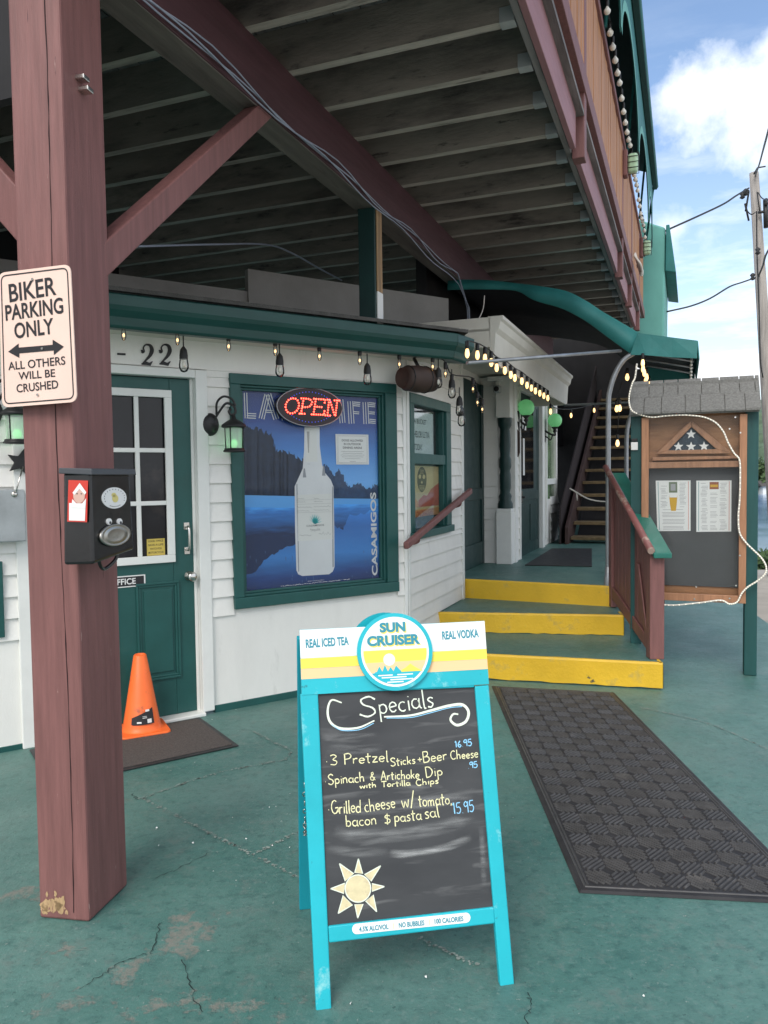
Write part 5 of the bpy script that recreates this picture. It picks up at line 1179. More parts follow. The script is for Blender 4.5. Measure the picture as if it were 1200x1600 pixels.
# ------------------------------------------------------------------ wall lanterns
M['frost'] = flat('seeded_lantern_glass', (.62, .70, .62), .25); M['frost'].node_tree.nodes['Principled BSDF'].inputs['Alpha'].default_value = .5
def lantern(u, z, label):
    t = thing('wall_lantern', label, 'lantern', FAC(u, .02, z), 'black lanterns beside the office door')
    o = FAC(u, .0, z); F = Frame(o, FAC.X, FAC.Y)
    mb = MB(F); mb.lathe((-.075, .015, .02), [(.001, .026), (.03, .024), (.052, .010), (.056, 0)], 24, 'Y', 1.25); obj('wall_plate', mb, M['iron'], t)
    mb = MB(F); mb.tube(crom([(-.06, .03, .04), (-.03, .06, .10), (.0, .09, .145), (.035, .12, .13), (.045, .125, .09), (.02, .12, .075), (.005, .12, .095), (.02, .12, .11)], 6), .0075, 8); mb.tube(crom([(-.045, .045, .08), (-.05, .07, .15), (-.02, .1, .185), (.025, .12, .17), (.045, .125, .13)], 6), .007, 8); obj('scroll_arm', mb, M['iron'], t)
    mb = MB(F); mb.lathe((.03, .13, 0), [(.001, .075), (.012, .07), (.016, .05), (.045, .035), (.078, .012), (.080, .0), (.062, -.006)], 8); obj('cap', mb, M['iron'], t)
    mb = MB(F); mb.lathe((.03, .13, 0), [(.056, -.004), (.052, -.128)], 8); obj('glass', mb, M['frost'], t)
    mb = MB(F)
    for k in range(4): an = R(45+90*k); mb.tube([(.03+.058*math.cos(an), .13+.058*math.sin(an), .0), (.03+.054*math.cos(an), .13+.054*math.sin(an), -.13)], .004, 5)
    mb.lathe((.03, .13, 0), [(.062, -.128), (.064, -.138), (.07, -.142), (.07, -.15), (.05, -.152)], 8); obj('cage', mb, M['iron'], t)
    mb = MB(F); mb.ball((.03, .13, -.100), .022, 12, (1, 1, 1.2)); obj('green_bulb', mb, flat('green_lit_bulb', (.3, .9, .4), .3, emit=((.35, 1, .40), .45)), t)
    l = bpy.data.lights.new('lantern_light', 'POINT'); l.energy = .28; l.color = (.3, 1, .42); l.shadow_soft_size = .03
    lo = bpy.data.objects.new('lantern_light', l); COL.objects.link(lo); lo.parent = t; lo.location = F(.03, .13, -.10)-base_of(t)
lantern(.065, 1.765, 'black scroll arm wall lantern with green bulb between door and shop window')
lantern(-1.135, 1.80, 'black wall lantern with green bulb left of the office door behind the post')

# ------------------------------------------------------------------ poster, neon sign and notices in the shop window
def printmat(): 
    m, nt, b = nodes('night_lake_print'); n = nt.nodes; l = nt.links; b.inputs['Roughness'].default_value = .45
    tc = n.new('ShaderNodeTexCoord'); sp = n.new('ShaderNodeSeparateXYZ'); l.new(tc.outputs['Generated'], sp.inputs[0])
    t = n.new('ShaderNodeTexNoise'); t.inputs['Scale'].default_value = 6; t.inputs['Detail'].default_value = 6
    mp = n.new('ShaderNodeMapping'); mp.inputs['Scale'].default_value = (1, 1, 5); l.new(tc.outputs['Object'], mp.inputs[0]); l.new(mp.outputs[0], t.inputs['Vector'])
    ad = n.new('ShaderNodeMath'); ad.operation = 'MULTIPLY_ADD'; ad.inputs[1].default_value = .05; l.new(t.outputs['Fac'], ad.inputs[0]); l.new(sp.outputs[2], ad.inputs[2])
    cr = n.new('ShaderNodeValToRGB'); e = cr.color_ramp; e.elements[0].position = 0; e.elements[0].color = (0.0108, 0.0135, 0.0607, 1); e.elements[1].position = 1; e.elements[1].color = (0.0189, 0.0378, 0.1755, 1)
    for p, c in ((.10, (0.0162, 0.0607, 0.2295, 1)), (.20, (0.0473, 0.2295, 0.5940, 1)), (.33, (0.0338, 0.1620, 0.4860, 1)), (.395, (0.0405, 0.2295, 0.6750, 1)), (.425, (0.0675, 0.4050, 0.9500, 1)), (.445, (0.1013, 0.3780, 0.8100, 1)), (.56, (0.1485, 0.4320, 0.8640, 1)), (.72, (0.0540, 0.2295, 0.6210, 1)), (.86, (0.0216, 0.0675, 0.2970, 1))):
        k = e.elements.new(p); k.color = c
    l.new(ad.outputs[0], cr.inputs[0]); l.new(cr.outputs[0], b.inputs['Base Color']); return m
def refl_print():
    m, nt, b = nodes('print_dark_water'); n = nt.nodes; b.inputs['Roughness'].default_value = .5
    tc = n.new('ShaderNodeTexCoord'); sp = n.new('ShaderNodeSeparateXYZ'); nt.links.new(tc.outputs['Object'], sp.inputs[0])
    t = n.new('ShaderNodeTexNoise'); t.inputs['Scale'].default_value = 9; mp = n.new('ShaderNodeMapping'); mp.inputs['Scale'].default_value = (1, 1, 6); nt.links.new(tc.outputs['Object'], mp.inputs[0]); nt.links.new(mp.outputs[0], t.inputs['Vector'])
    ad = n.new('ShaderNodeMath'); ad.operation = 'MULTIPLY_ADD'; ad.inputs[1].default_value = .10; nt.links.new(t.outputs['Fac'], ad.inputs[0]); nt.links.new(sp.outputs[2], ad.inputs[2])
    mr = n.new('ShaderNodeMapRange'); z0_ = FAC.px(*p5(300, 1010), b=-.034)[1]-.71; z1_ = FAC.px(*p5(300, 893), b=-.034)[1]-.71
    mr.inputs['From Min'].default_value = z0_+.05; mr.inputs['From Max'].default_value = z1_+.06; nt.links.new(ad.outputs[0], mr.inputs['Value'])
    cr = n.new('ShaderNodeValToRGB'); e = cr.color_ramp; e.elements[0].color = (0.0081, 0.0270, 0.0945, 1); e.elements[1].color = (0.0743, 0.4050, 0.9500, 1); k_ = e.elements.new(.80); k_.color = (0.0405, 0.2160, 0.6210, 1); nt.links.new(mr.outputs[0], cr.inputs[0]); nt.links.new(cr.outputs[0], b.inputs['Base Color']); return m
p5 = lambda x, y: (340+x/2.857, 480+y/2.857)
PB = -.034
def W5(pts, b): return [FAC.pp(*p5(x, y), b=b) for x, y in pts]
po = thing('lake_poster', 'blue night lake poster with a tall pale bottle filling the shop window', 'poster', FAC(.72, PB, .71))
mb = MB(FAC); mb.box(i0-.002, i1+.002, PB-.004, PB, j0-.002, j1+.002); sheet = obj('sheet', mb, printmat(), po)
M['ptree'] = mat('print_dark_trees', (.010, .026, .066), .5, .3, 30); M['prefl'] = refl_print(); M['plet'] = flat('print_pale_letters', (.70, .70, .70)); M['ptree2'] = mat('print_blue_trees', (.016, .055, .14), .5, .3, 30)
def rag(pts, amp, n=10):      # ragged leafy outline between points
    out = []
    for (x0, y0), (x1, y1) in zip(pts, pts[1:]):
        for k in range(n): t = k/n; out.append((x0+(x1-x0)*t+random.uniform(-amp, amp)*.8, y0+(y1-y0)*t+random.uniform(-amp, amp)*1.2+amp*.8*math.sin(k*1.3+x0)))
    return out+[pts[-1]]
mb = MB(FAC)
def fan(top, ybase, b):       # silhouette strip down to a base line
    n = len(top); vs = W5(top, b)+W5([(x, ybase(x)) for x, y in top], b)
    mb.raw(vs, [(i, i+1, n+i+1, n+i) for i in range(n-1)])
base_y = lambda x: 838+.020*(x-80)
fan(rag([(84, 535), (110, 520), (150, 540), (200, 560), (240, 570), (262, 640), (300, 650), (345, 660), (388, 690), (400, 750), (420, 790)], 9), base_y, PB+.001)
mb.cur = 1; fan(rag([(455, 715), (490, 705), (520, 760), (545, 725), (575, 790), (600, 800), (640, 785), (665, 812), (700, 800), (735, 785)], 6), lambda x: 852+.01*x-4, PB+.0011)
mb.cur = 2; rb2 = rag([(84, 1150), (130, 1200), (180, 1170), (215, 1120), (260, 1100), (300, 1070), (350, 1060), (400, 1000)], 4, 5)
n = len(rb2); mb.raw(W5([(x, 890+.02*x) for x, y in rb2], PB+.0012)+W5(rb2, PB+.0012), [(i, i+1, n+i+1, n+i) for i in range(n-1)])
rb2 = rag([(500, 930), (530, 985), (560, 990), (590, 930), (640, 925), (690, 905), (735, 900)], 4, 5); n = len(rb2)
mb.raw(W5([(x, 880) for x, y in rb2], PB+.0012)+W5(rb2, PB+.0012), [(i, i+1, n+i+1, n+i) for i in range(n-1)])
mb.cur = 3
for _ in range(26): x, y = random.uniform(100, 720), random.uniform(1050, 1220); mb.raw(W5([(x, y), (x+2.5, y), (x+2.5, y+random.uniform(8, 30)), (x, y+8)], PB+.0016), [(0, 1, 2, 3)])
obj('landscape_print', mb, [M['ptree'], M['ptree2'], M['prefl'], flat('print_reflections', (.08, .15, .30))], sheet)
bo = [(388, 535), (386, 640), (380, 720), (360, 765), (344, 800), (346, 1000), (352, 1175), (360, 1192), (378, 1200), (498, 1192), (514, 1180), (522, 1160), (521, 1000), (517, 800), (505, 770), (476, 735), (466, 700), (456, 620), (455, 535)]
mb = MB(FAC); mb.poly(W5(bo, PB+.0022)); mb.cur = 1
mb.poly(W5([(398, 540), (440, 540), (446, 690), (392, 690)], PB+.0027)); mb.poly(W5([(355, 838), (510, 832), (514, 1035), (358, 1045)], PB+.0027))
mb.cur = 3; mb.poly(W5([(398, 555), (410, 555), (408, 650), (404, 650)], PB+.003)); mb.cur = 4
for (x0, y0, x1, y1) in ((384, 745, 392, 760), (470, 735, 478, 752)): mb.poly(W5([(x0, y0-25), (x0+6, y0-25), (x1+4, y1), (x0-4, y1)], PB+.0027))
mb.poly(W5([(352, 790), (356, 790), (364, 1180), (360, 1180)], PB+.0027)); mb.poly(W5([(511, 800), (515, 800), (518, 1160), (513, 1160)], PB+.0027))
mb.cur = 2
for k in range(9):
    a = R(14+152*k/8); cx, cy = 434, 965; mb.poly(W5([(cx-6*math.sin(a), cy-6*math.cos(a)*.3), (cx+36*math.cos(a), cy-44*math.sin(a)), (cx+6*math.sin(a), cy+3)], PB+.0032))
obj('bottle_print', mb, [mat('print_bottle_grey', (.74, .74, .75), .5, .07, 3), flat('print_label_cream', (.76, .75, .72)), flat('print_agave', (.02, .40, .42)), flat('print_label_grey', (.40, .39, .37)), flat('print_glass_grey', (.30, .31, .34))], sheet)
mb = MB(FAC)
def F5(x, y): return FAC.px(*p5(x, y), b=PB)
mb.text('CASAMIGOS', F5(396, 981), F5(474, 976), .013, PB+.0034, .01); 
ink_line(mb, FAC, 'tequila', p5(414, 1000), p5(458, 996), 5, .0016, PB+.0034)
for k, (x0, x1, y) in enumerate(((356, 386, 858), (430, 452, 856), (356, 392, 872), (430, 470, 870), (356, 420, 895), (430, 505, 892), (356, 410, 912), (430, 500, 908))):   # faded hand-filled lines, too small to read
    P = [FAC.pp(*p5(x0+(x1-x0)*i/14, y-3*random.random()-(0 if i % 3 else 4)), b=PB+.0034) for i in range(15)]; mb.strip(P, .0013)
for y in (862, 880, 918): mb.strip([FAC.pp(*p5(356, y), b=PB+.0033), FAC.pp(*p5(510, y-5), b=PB+.0033)], .0008)
P = [FAC.pp(*p5(364+6*i, 1026-10*abs(math.sin(i*1.9))-(8 if i % 5 == 0 else 0)), b=PB+.0034) for i in range(10)]; mb.strip(P, .0016)
P = [FAC.pp(*p5(452+5*i, 1020-12*abs(math.sin(i*1.3))-(8 if i % 4 == 0 else 0)), b=PB+.0034) for i in range(12)]; mb.strip(P, .0016)
for i in range(15): mb.disc(FAC.pp(*p5(400+1.0*i, 700), b=PB+.0034), .0009, 5)
obj('label_lettering', mb, flat('print_label_ink', (.16, .16, .17)), sheet)
mb = MB(FAC)
def tri(x0, y0, x1, y1, gap=11, n3=3, w=.0064):     # one stroke of the lettering: parallel lines
    L = math.hypot(x1-x0, y1-y0); nx, ny = -(y1-y0)/L, (x1-x0)/L
    for k in range(n3):
        o = (k-(n3-1)/2)*gap; mb.strip([FAC.pp(*p5(x0+nx*o, y0+ny*o), b=PB+.002), FAC.pp(*p5(x1+nx*o, y1+ny*o), b=PB+.002)], w)
tri(119, 382, 123, 496); tri(130, 484, 172, 486, 10)
tri(196, 498, 222, 390); tri(226, 388, 262, 500); tri(212, 464, 246, 466, 9, 2)
tri(292, 395, 300, 505); tri(548, 412, 558, 517)
tri(592, 420, 598, 520); tri(606, 431, 636, 434, 8); tri(606, 470, 632, 472, 8, 2)
tri(660, 424, 664, 521); tri(674, 434, 704, 437, 8); tri(676, 471, 702, 473, 8, 2); tri(677, 508, 706, 511, 8)
v0, v1 = F5(714, 1196), F5(706, 826)
mb.text('CASAMIGOS', v0, v1, .048, PB+.002, .03)
mb.text('ENJOY RESPONSIBLY', F5(402, 1226), F5(476, 1219), .006, PB+.002, .01)
P = [FAC.pp(*p5(282+308*i/90, 1246-32*i/90+random.uniform(-2, 2)), b=PB+.002) for i in range(91)]; mb.strip(P, [random.choice((.0006, .004, .003)) for _ in P])
obj('poster_lettering', mb, M['plet'], sheet)
# small notice stuck on the inside of the glass
q4 = [FAC.px(524, 679, -.028), FAC.px(576, 679, -.028), FAC.px(577.5, 725, -.028), FAC.px(525.5, 725, -.028)]
nz = [FAC.px(*p5(x, y), b=-.028) for x, y in ((526, 566), (673, 569), (676, 702), (530, 702))]
mb = MB(FAC); mb.poly([(a, -.028, c) for a, c in nz]); mb.cur = 1
cx_, cz_ = sum(p[0] for p in nz)/4, sum(p[1] for p in nz)/4; wN = nz[1][0]-nz[0][0]; hN = nz[0][1]-nz[3][1]
for e in (.04, .07): mb.strip([(cx_+a*(.5-e)*wN, -.0275, cz_+c*(.5-e*.9)*hN) for a, c in ((-1, -1), (1, -1), (1, 1), (-1, 1), (-1, -1))], .0012)
for k, t in enumerate(('DOGS ALLOWED', 'IN OUTDOOR', 'DINING AREAS')): mb.text(t, (cx_-(.32, .26, .29)[k]*wN, cz_+(.26-.12*k)*hN), (cx_+(.32, .26, .29)[k]*wN, cz_+(.26-.12*k)*hN), .015, -.0274, .025)
for k in range(5): w = (.34, .30, .36, .33, .24)[k]*wN; mb.strip([(cx_-w+2*w*i/24, -.0274, cz_-(.07+.06*k)*hN+random.uniform(-.001, .001)) for i in range(25)], .0016)
mb.strip([(cx_-.09*wN+.18*wN*i/10, -.0274, cz_-.40*hN+.003*math.sin(i*2)) for i in range(11)], .0018)
tag(obj('dog_notice', mb, [M['paper'], flat('grey_print_ink', (.15, .15, .15))]), 'cream notice about dogs taped on the blue poster in the shop window', 'notice')
# OPEN sign: oval case with lamp dots
os_ = thing('open_sign', 'oval black sign with glowing red OPEN lamps over the shop window', 'sign', FAC(.70, .02, 1.92))
OB = .03
oc = FAC.px(486, 636, OB); rx = (FAC.px(537, 638, OB)[0]-FAC.px(434, 634, OB)[0])/2; rz = (FAC.px(486, 605.5, OB)[1]-FAC.px(486, 666, OB)[1])/2
mb = MB(FAC); mb.drum((oc[0], -.012, oc[1]), rx, .035, 56, rz); obj('case', mb, mat('brown_black_case', (.022, .012, .016), .35, .2, 6), os_, bevel=.004)
mb = MB(FAC); mb.tube([(oc[0]+rx*.992*math.cos(R(6*k)), .022, oc[1]+rz*.992*math.sin(R(6*k))) for k in range(61)], .004, 6); obj('rim', mb, M['steel'], os_)
mb = MB(FAC)
def lamp_dots(poly, step=.018, r=.0052):
    P = [Vector((*FAC.px(*p5(x, y), b=.024), 0)) for x, y in poly]; L = [0]
    for a, b in zip(P, P[1:]): L.append(L[-1]+(b-a).length)
    n = max(1, round(L[-1]/step)); j = 0
    for i in range(n+1):
        d = L[-1]*i/n
        while j < len(P)-2 and L[j+1] < d: j += 1
        p = P[j].lerp(P[j+1], (d-L[j])/max(1e-9, L[j+1]-L[j])); mb.ball((p.x, .0245, p.y), r, 8)
for po_ in ([(345+30*math.cos(R(a))+ -8*math.sin(R(a))*-1*.0-12+ (12*math.sin(R(a))*.35), 440-34*math.sin(R(a))) for a in range(0, 361, 20)],
           [(372, 474), (384, 408)], [(384, 408), (412, 410), (422, 424), (416, 440), (400, 446), (380, 446)], [(366, 475), (388, 476)], [(374, 407), (384, 408)],
           [(428, 478), (438, 410)], [(430, 409), (480, 412), (478, 426)], [(434, 444), (464, 446)], [(420, 478), (474, 481), (477, 464)],
           [(490, 482), (498, 414)], [(480, 482), (502, 484)], [(490, 413), (500, 414), (522, 480)], [(526, 482), (534, 417)], [(522, 416), (542, 417)]):
    lamp_dots(po_)
obj('red_lamps', mb, M['led'], os_)
mb = MB(FAC)
for k in range(44):
    a = R(360*k/44+3)
    if abs(math.sin(a)) < .45: continue
    mb.ball((oc[0]+rx*.70*math.cos(a), .0235, oc[1]+rz*.78*math.sin(a)), .0036, 6)
obj('blue_lamps', mb, M['ledb'], os_)
# signs in the side window
S5 = lambda pts, b: [SID.pp(*p5(x, y), b=b) for x, y in pts]
mb = MB(SID); mb.poly(S5([(846, 462), (962, 478), (964, 662), (850, 656)], -.034)); mb.cur = 1
T5 = lambda x, y: SID.px(*p5(x, y), b=-.034)
mb.text('ENJOY A BUCKET', T5(836, 520), T5(932, 532), .050, -.0332, .015); mb.text('OF MICHELOB ULTRA', T5(838, 578), T5(946, 586), .050, -.0332, .015); mb.text('TODAY', T5(878, 638), T5(914, 640), .050, -.0332, .015)
tag(obj('bucket_sign', mb, [mat('pale_blue_paper', (.55, .66, .70), .5, .06, 3), flat('navy_ink', (.03, .05, .10))]), 'pale blue paper sign with navy lettering in the upper side window', 'sign')
mb = MB(SID); mb.poly(S5([(850, 706), (990, 712), (995, 922), (857, 942)], -.034)); mb.cur = 1
mb.poly(S5([(897, 892), (897, 862), (920, 838), (935, 842), (952, 812), (972, 796), (988, 784), (990, 884)], -.0336)); mb.cur = 2
mb.poly(S5([(854, 850), (866, 828), (880, 850), (896, 870), (898, 893), (858, 898)], -.0334)); mb.poly(S5([(858, 912), (994, 890), (995, 922), (857, 942)], -.0334)); mb.cur = 3
mb.poly(S5([(862, 905), (864, 862), (860, 850), (860, 836), (863, 836), (865, 848), (867, 822), (870, 822), (870, 858), (876, 840), (878, 840), (875, 862), (871, 866), (871, 905)], -.0330))
mb.poly(S5([(912+21*math.cos(R(a)), 768-(56 if 0 < a < 180 else 58)*math.sin(R(a))) for a in range(0, 360, 15)], -.0332)); mb.cur = 0
for (x, y, rx_, ry_) in ((903, 756, 6, 10), (921, 757, 6, 10), (912, 782, 3, 6)): mb.poly(S5([(x+rx_*math.cos(R(a)), y+ry_*math.sin(R(a))) for a in range(0, 360, 30)], -.0328))
for k in range(4): mb.poly(S5([(900, 796+6*k), (924, 797+6*k), (924, 799+6*k), (900, 798+6*k)], -.0328))
for k in range(3): mb.poly(S5([(904, 726+8*k), (920, 727+8*k), (920, 729+8*k), (904, 728+8*k)], -.0328))
mb.cur = 4; mb.text('ON DRAUGHT', T5(888, 940), T5(962, 924), .048, -.0328, .015)
tag(obj('draught_sign', mb, [mat('sand_print', (.58, .48, .24), .5, .08, 3), flat('brick_print', (.46, .12, .07)), flat('orange_print', (.62, .30, .10)), flat('dark_print', (.09, .08, .05)), flat('maroon_print', (.35, .05, .03))]), 'sand and red desert drink poster in the lower side window', 'poster')
# house number and dash
mb = MB(FAC)
def num2(x0):      # old style figure two, thick and thin
    z = lambda x, y: FAC.pp(x/3, 450+y/3, b=.018)
    P = crom([(x0+2, 290, 0), (x0+6, 300, 0), (x0+14, 296, 0), (x0+10, 280, 0), (x0+22, 266, 0), (x0+42, 270, 0), (x0+50, 292, 0), (x0+40, 318, 0), (x0+16, 344, 0), (x0+3, 357, 0)], 5)
    n = len(P); w = [.010, .012]+[.006+.016*math.exp(-((i/n-.66)/.16)**2)+.010*math.exp(-((i/n-.12)/.07)**2) for i in range(2, n)]
    mb.strip([z(p.x, p.y) for p in P], w)
    mb.strip([z(x0+2, 356), z(x0+22, 352), z(x0+40, 358), z(x0+52, 344)], [.006, .020, .018, .004])
hn = thing('house_number', 'black house number 22 with a dash above the office door', 'house number', FAC(-.38, .02, 2.12))
for x0_ in (662, 746): mb = MB(FAC); num2(x0_); obj('digit', mb, M['ink'], hn, solid=.008)
mb = MB(FAC)
mb.strip([FAC.pp(550/3, 450+309/3, b=.018), FAC.pp(588/3, 450+311/3, b=.018)], .011)
obj('dash', mb, M['ink'], hn, solid=.008)
# barrel shaped speaker on the porch corner, camera, hanging plaque and globe lamps
sp0 = FAC(1.44, .20, 2.125)
spk = thing('outdoor_speaker', 'dark brown barrel shaped outdoor speaker under the corner of the porch', 'speaker', sp0)
F = Frame(sp0, (FAC.X+DK.X*.25).normalized(), Vector((0, 0, 0))); F.Y = Vector((F.X.y, -F.X.x, 0))
mb = MB(F); mb.lathe((-.16, 0, 0), [(.001, .012), (.062, .010), (.068, 0), (.086, .06), (.094, .14), (.09, .22), (.078, .29), (.072, .30), (.066, .295), (.001, .292)], 28, 'X'); obj('barrel', mb, M['brownp'], spk)
mb = MB(F); mb.tube([(0, 0, .08), (0, -.05, .15)], .012, 8); obj('bracket', mb, M['iron'], spk)
mb = MB(F)
for x in (-.11, .05): mb.tube([(x, .092*math.cos(R(k*15))*(1.0 if x > 0 else .92), .092*math.sin(R(k*15))*(1.0 if x > 0 else .92)) for k in range(25)], .004, 5)
obj('hoop', mb, M['iron'], spk)
scam = DK(8.02, -1.84, 2.36)
sc_ = thing('security_camera', 'small white security camera under the entry eave above the turned column', 'camera', scam)
F = Frame(scam, DK.Y, -DK.X)
mb = MB(F); mb.box(-.10, .05, -.05, .05, .085, .13); mb.box(-.02, .02, -.02, .02, .03, .085); obj('mount', mb, M['white2'], sc_, bevel=.006)
mb = MB(F); mb.box(-.035, .035, -.06, .06, -.04, .035); mb.cur = 1; mb.lathe((0, .06, -.003), [(.028, 0), (.028, .010), (.001, .011)], 18, 'Y'); obj('camera_head', mb, [M['gmtl'], M['ink']], sc_, bevel=.008)
def globe(px, py, s_, label, q=-1.50):
    G = Frame(DK(s_, 0, 0), DK.Y, -DK.X); a, c = G.px(px, py); p = G(a, 0, c)
    t = thing('globe_lamp', label, 'lamp', p, 'green globe lamps at the pub entry')
    F = Frame(p, DK.Y, -DK.X); wq = -1.72-a
    mb = MB(F); mb.ball((0, 0, 0), .092, 24); obj('globe', mb, M['globe'], t)
    mb = MB(F); mb.lathe((0, 0, -.16), [(.012, 0), (.03, .02), (.018, .04), (.04, .065), (.05, .075)], 14); mb.tube(crom([(0, 0, -.15), (.0, 0, -.19), (wq*.5, 0, -.17), (wq, 0, -.12)], 6), .013, 8); mb.tube(crom([(wq*.2, 0, -.18), (wq*.4, 0, -.25), (wq*.7, 0, -.22), (wq*.95, 0, -.2)], 6), .009, 6); mb.box(wq-.02, wq+.01, -.05, .05, -.28, .02); obj('iron_arm', mb, M['iron'], t)
globe(822, 637, 8.55, 'nearer green globe lamp on an iron arm beside the entry door')
globe(867, 657, 10.2, 'farther green globe lamp on an iron arm past the entry door')
PLQ = Frame(DK(8.42, 0, 0), DK.Y, -DK.X); a, c = PLQ.px(804, 690); w_ = .062
mb = MB(PLQ); mb.prism([(a+x*w_, 0, c+z*.17) for x, z in ((-.7, -1), (.7, -1), (1, -.7), (1, .6), (.45, .8), (.25, 1.0), (-.25, 1.0), (-.45, .8), (-1, .6), (-1, -.7))], (0, .03, 0))
tag(obj('wooden_plaque', mb, M['brownp'], bevel=.004), 'dark brown shaped plaque hanging beside the entry door below the globe', 'plaque')
# metal box, star ornament and window at the far left of the office front
bxm = thing('metal_box', 'grey galvanised wall box at the left edge beside the post', 'box', FAC(-1.3, .03, 1.13))
mb = MB(FAC); mb.box(-1.62, -1.075, .018, .10, 1.135, 1.41); obj('case', mb, M['gmtl'], bxm, bevel=.006)
mb = MB(FAC); mb.tube([(-1.075, .07, 1.53), (-1.12, .105, 1.39)], .004, 6); mb.lathe((-1.125, .10, 1.385), [(.016, 0), (.014, .008), (.006, .010), (.001, .010)], 14, 'Y'); obj('latch', mb, M['chrome'], bxm)
mb = MB(FAC); cz = FAC.px(30, 722, .05); mb.plate([(cz[0]+.01+(.075 if k % 2 == 0 else .034)*math.sin(R(36*k+14)), cz[1]+(.075 if k % 2 == 0 else .034)*math.cos(R(36*k+14))) for k in range(10)], .03, .05)
tag(obj('star_ornament', mb, M['iron'], bevel=.003), 'dark metal star ornament hanging below the left lantern', 'ornament')
mb = MB(FAC); mb.box(-2.2, -1.185, -.02, .035, .625, 1.03)
mb.cur = 1; mb.box(-2.1, -1.25, .030, .036, .70, 1.0)
tag(obj('low_window', mb, [M['green'], M['pane']], bevel=.004), 'dark green framed low window at the left edge of the office front', 'window')

# ------------------------------------------------------------------ menu cabinet on two posts
kio = thing('menu_cabinet', 'varnished wooden menu cabinet with shingled roof on dark green posts', 'notice board', KIO(-.4, -.1, 0))
kx = lambda x, y, b=0: KIO.px(x, y, b)
aL = kx(1003, 700)[0]; aR = kx(1166, 700)[0]; cT = kx(1085, 650)[1]; cB = kx(1100, 939)[1]
pR0, pR1 = kx(1163, 900)[0], kx(1184, 900)[0]
M['kgreen'] = mat('cabinet_post_green', (.012, .070, .068), .5, .18, 4, stretch=(5, 5, .6), bump=.1)
mb = MB(KIO); mb.box(pR0+.004, pR1, -.16, -.02, .002, cT+.06); obj('cabinet_post', mb, M['kgreen'], kio, bevel=.005)
lp0 = kx(985, 720)[0]
mb = MB(KIO); mb.box(lp0, aL-.002, -.16, -.02, .002, cT+.06); obj('cabinet_post', mb, M['kgreen'], kio, bevel=.005)
mb = MB(KIO); mb.box(aL, aR, -.105, -.09, cB, cT+.05); mb.box(aL-.001, aL+.012, -.09, .0, cB, cT); mb.box(aR-.012, aR+.001, -.09, .0, cB, cT); mb.box(aL+.012, aR-.012, -.09, -.003, cB+.001, cB+.022)
obj('plywood_case', mb, M['ply'], kio, bevel=.002)
shz = kx(1085, 726)[1]
mb = MB(KIO); fw_ = .048
mb.box(aL-.002, aL+fw_, 0, .022, cB-.004, cT); mb.box(aR-fw_+.004, aR+.004, 0, .022, cB-.004, cT); mb.box(aL+fw_, aR-fw_+.004, 0, .02, cB-.004, cB+.05)
obj('front_frame', mb, M['plyv'], kio, bevel=.003)
mb = MB(KIO); mb.box(aL+.012, aR-.012, -.089, -.002, shz-.022, shz+.022); obj('shelf', mb, M['plyv'], kio, bevel=.003)
mz0 = kx(1085, 918)[1]
mb = MB(KIO); mb.box(aL+.013, aR-.013, -.089, -.078, mz0, shz-.022); obj('backing_board', mb, M['menuboard'], kio)
mb = MB(KIO); mb.box(aL+fw_-.008, aR-fw_+.012, .001, .004, cB+.045, cT-.004); obj('glass_pane', mb, M['glass'], kio)
mb = MB(KIO)
for x, y in ((1149, 652), (1157, 676), (1156, 868), (1150, 915), (1088, 917), (1085, 936), (1140, 935), (1140, 670)): a, c = kx(x, y, .024); mb.disc((a, .0235, c), .006, 8)
obj('screw_heads', mb, M['chrome'], kio)
# roof: two pitches, shingle tabs on the street side
e0, e1 = kx(986, 640, .06)[0], kx(1187, 636, .06)[0]
zE = kx(1085, 640, .06)[1]; zR = kx(1085, 601, -.12)[1]+.012
mb = MB(KIO); mb.prism([(e0, .06, zE-.012), (e0, -.13, zR-.02), (e0, -.36, zE-.012), (e0, -.34, zE-.03), (e0, -.13, zR-.045), (e0, .04, zE-.03)], (e1-e0, 0, 0)); mb.box(e0, e1, -.20, -.115, zR-.03, zR+.012); rf_ = obj('roof', mb, M['shing'], kio)
mb = MB(KIO); yy = [.072, -.035, -.14]
for row in range(2):
    a = e0-.012
    off = row*.06
    first = True
    while a < e1+.01:
        w = random.choice((.10, .12, .13, .16)) if not first else .10+off*.5
        first = False; a2 = min(a+w, e1+.012)
        y0, y1 = yy[row], yy[row+1]-.02
        f = lambda y: zE+(zR-zE)*(.06-y)/.19
        h = random.uniform(.004, .012) + .004*row
        jx = random.uniform(-.004, .004)
        mb.hexa([(a+.002, y0+jx, f(y0)-.008+.002*row), (a2-.003, y0+jx, f(y0)-.008), (a2-.003, y1, f(y1)), (a+.002, y1, f(y1))], [(a+.002, y0+jx, f(y0)+h), (a2-.003, y0+jx, f(y0)+h*.9), (a2-.003, y1, f(y1)+.006), (a+.002, y1, f(y1)+.006)])
        a = a2
obj('shingles', mb, M['shing'], rf_, bevel=.002, seg=1)
mb = MB(KIO); mb.box(aL+.04, aL+.16, -.10, -.02, cB-.06, cB-.006); obj('support_block', mb, M['wood'], kio, bevel=.004)
mb = MB(KIO); a, c = kx(991, 697, -.02); mb.box(a-.022, a+.026, -.02, .0, c-.03, c+.028); mb.cur = 1; mb.box(a-.020, a+.024, -.02, -.001, c+.035, c+.055); obj('doorbell_plate', mb, [M['paper'], M['iron']], kio, bevel=.003)
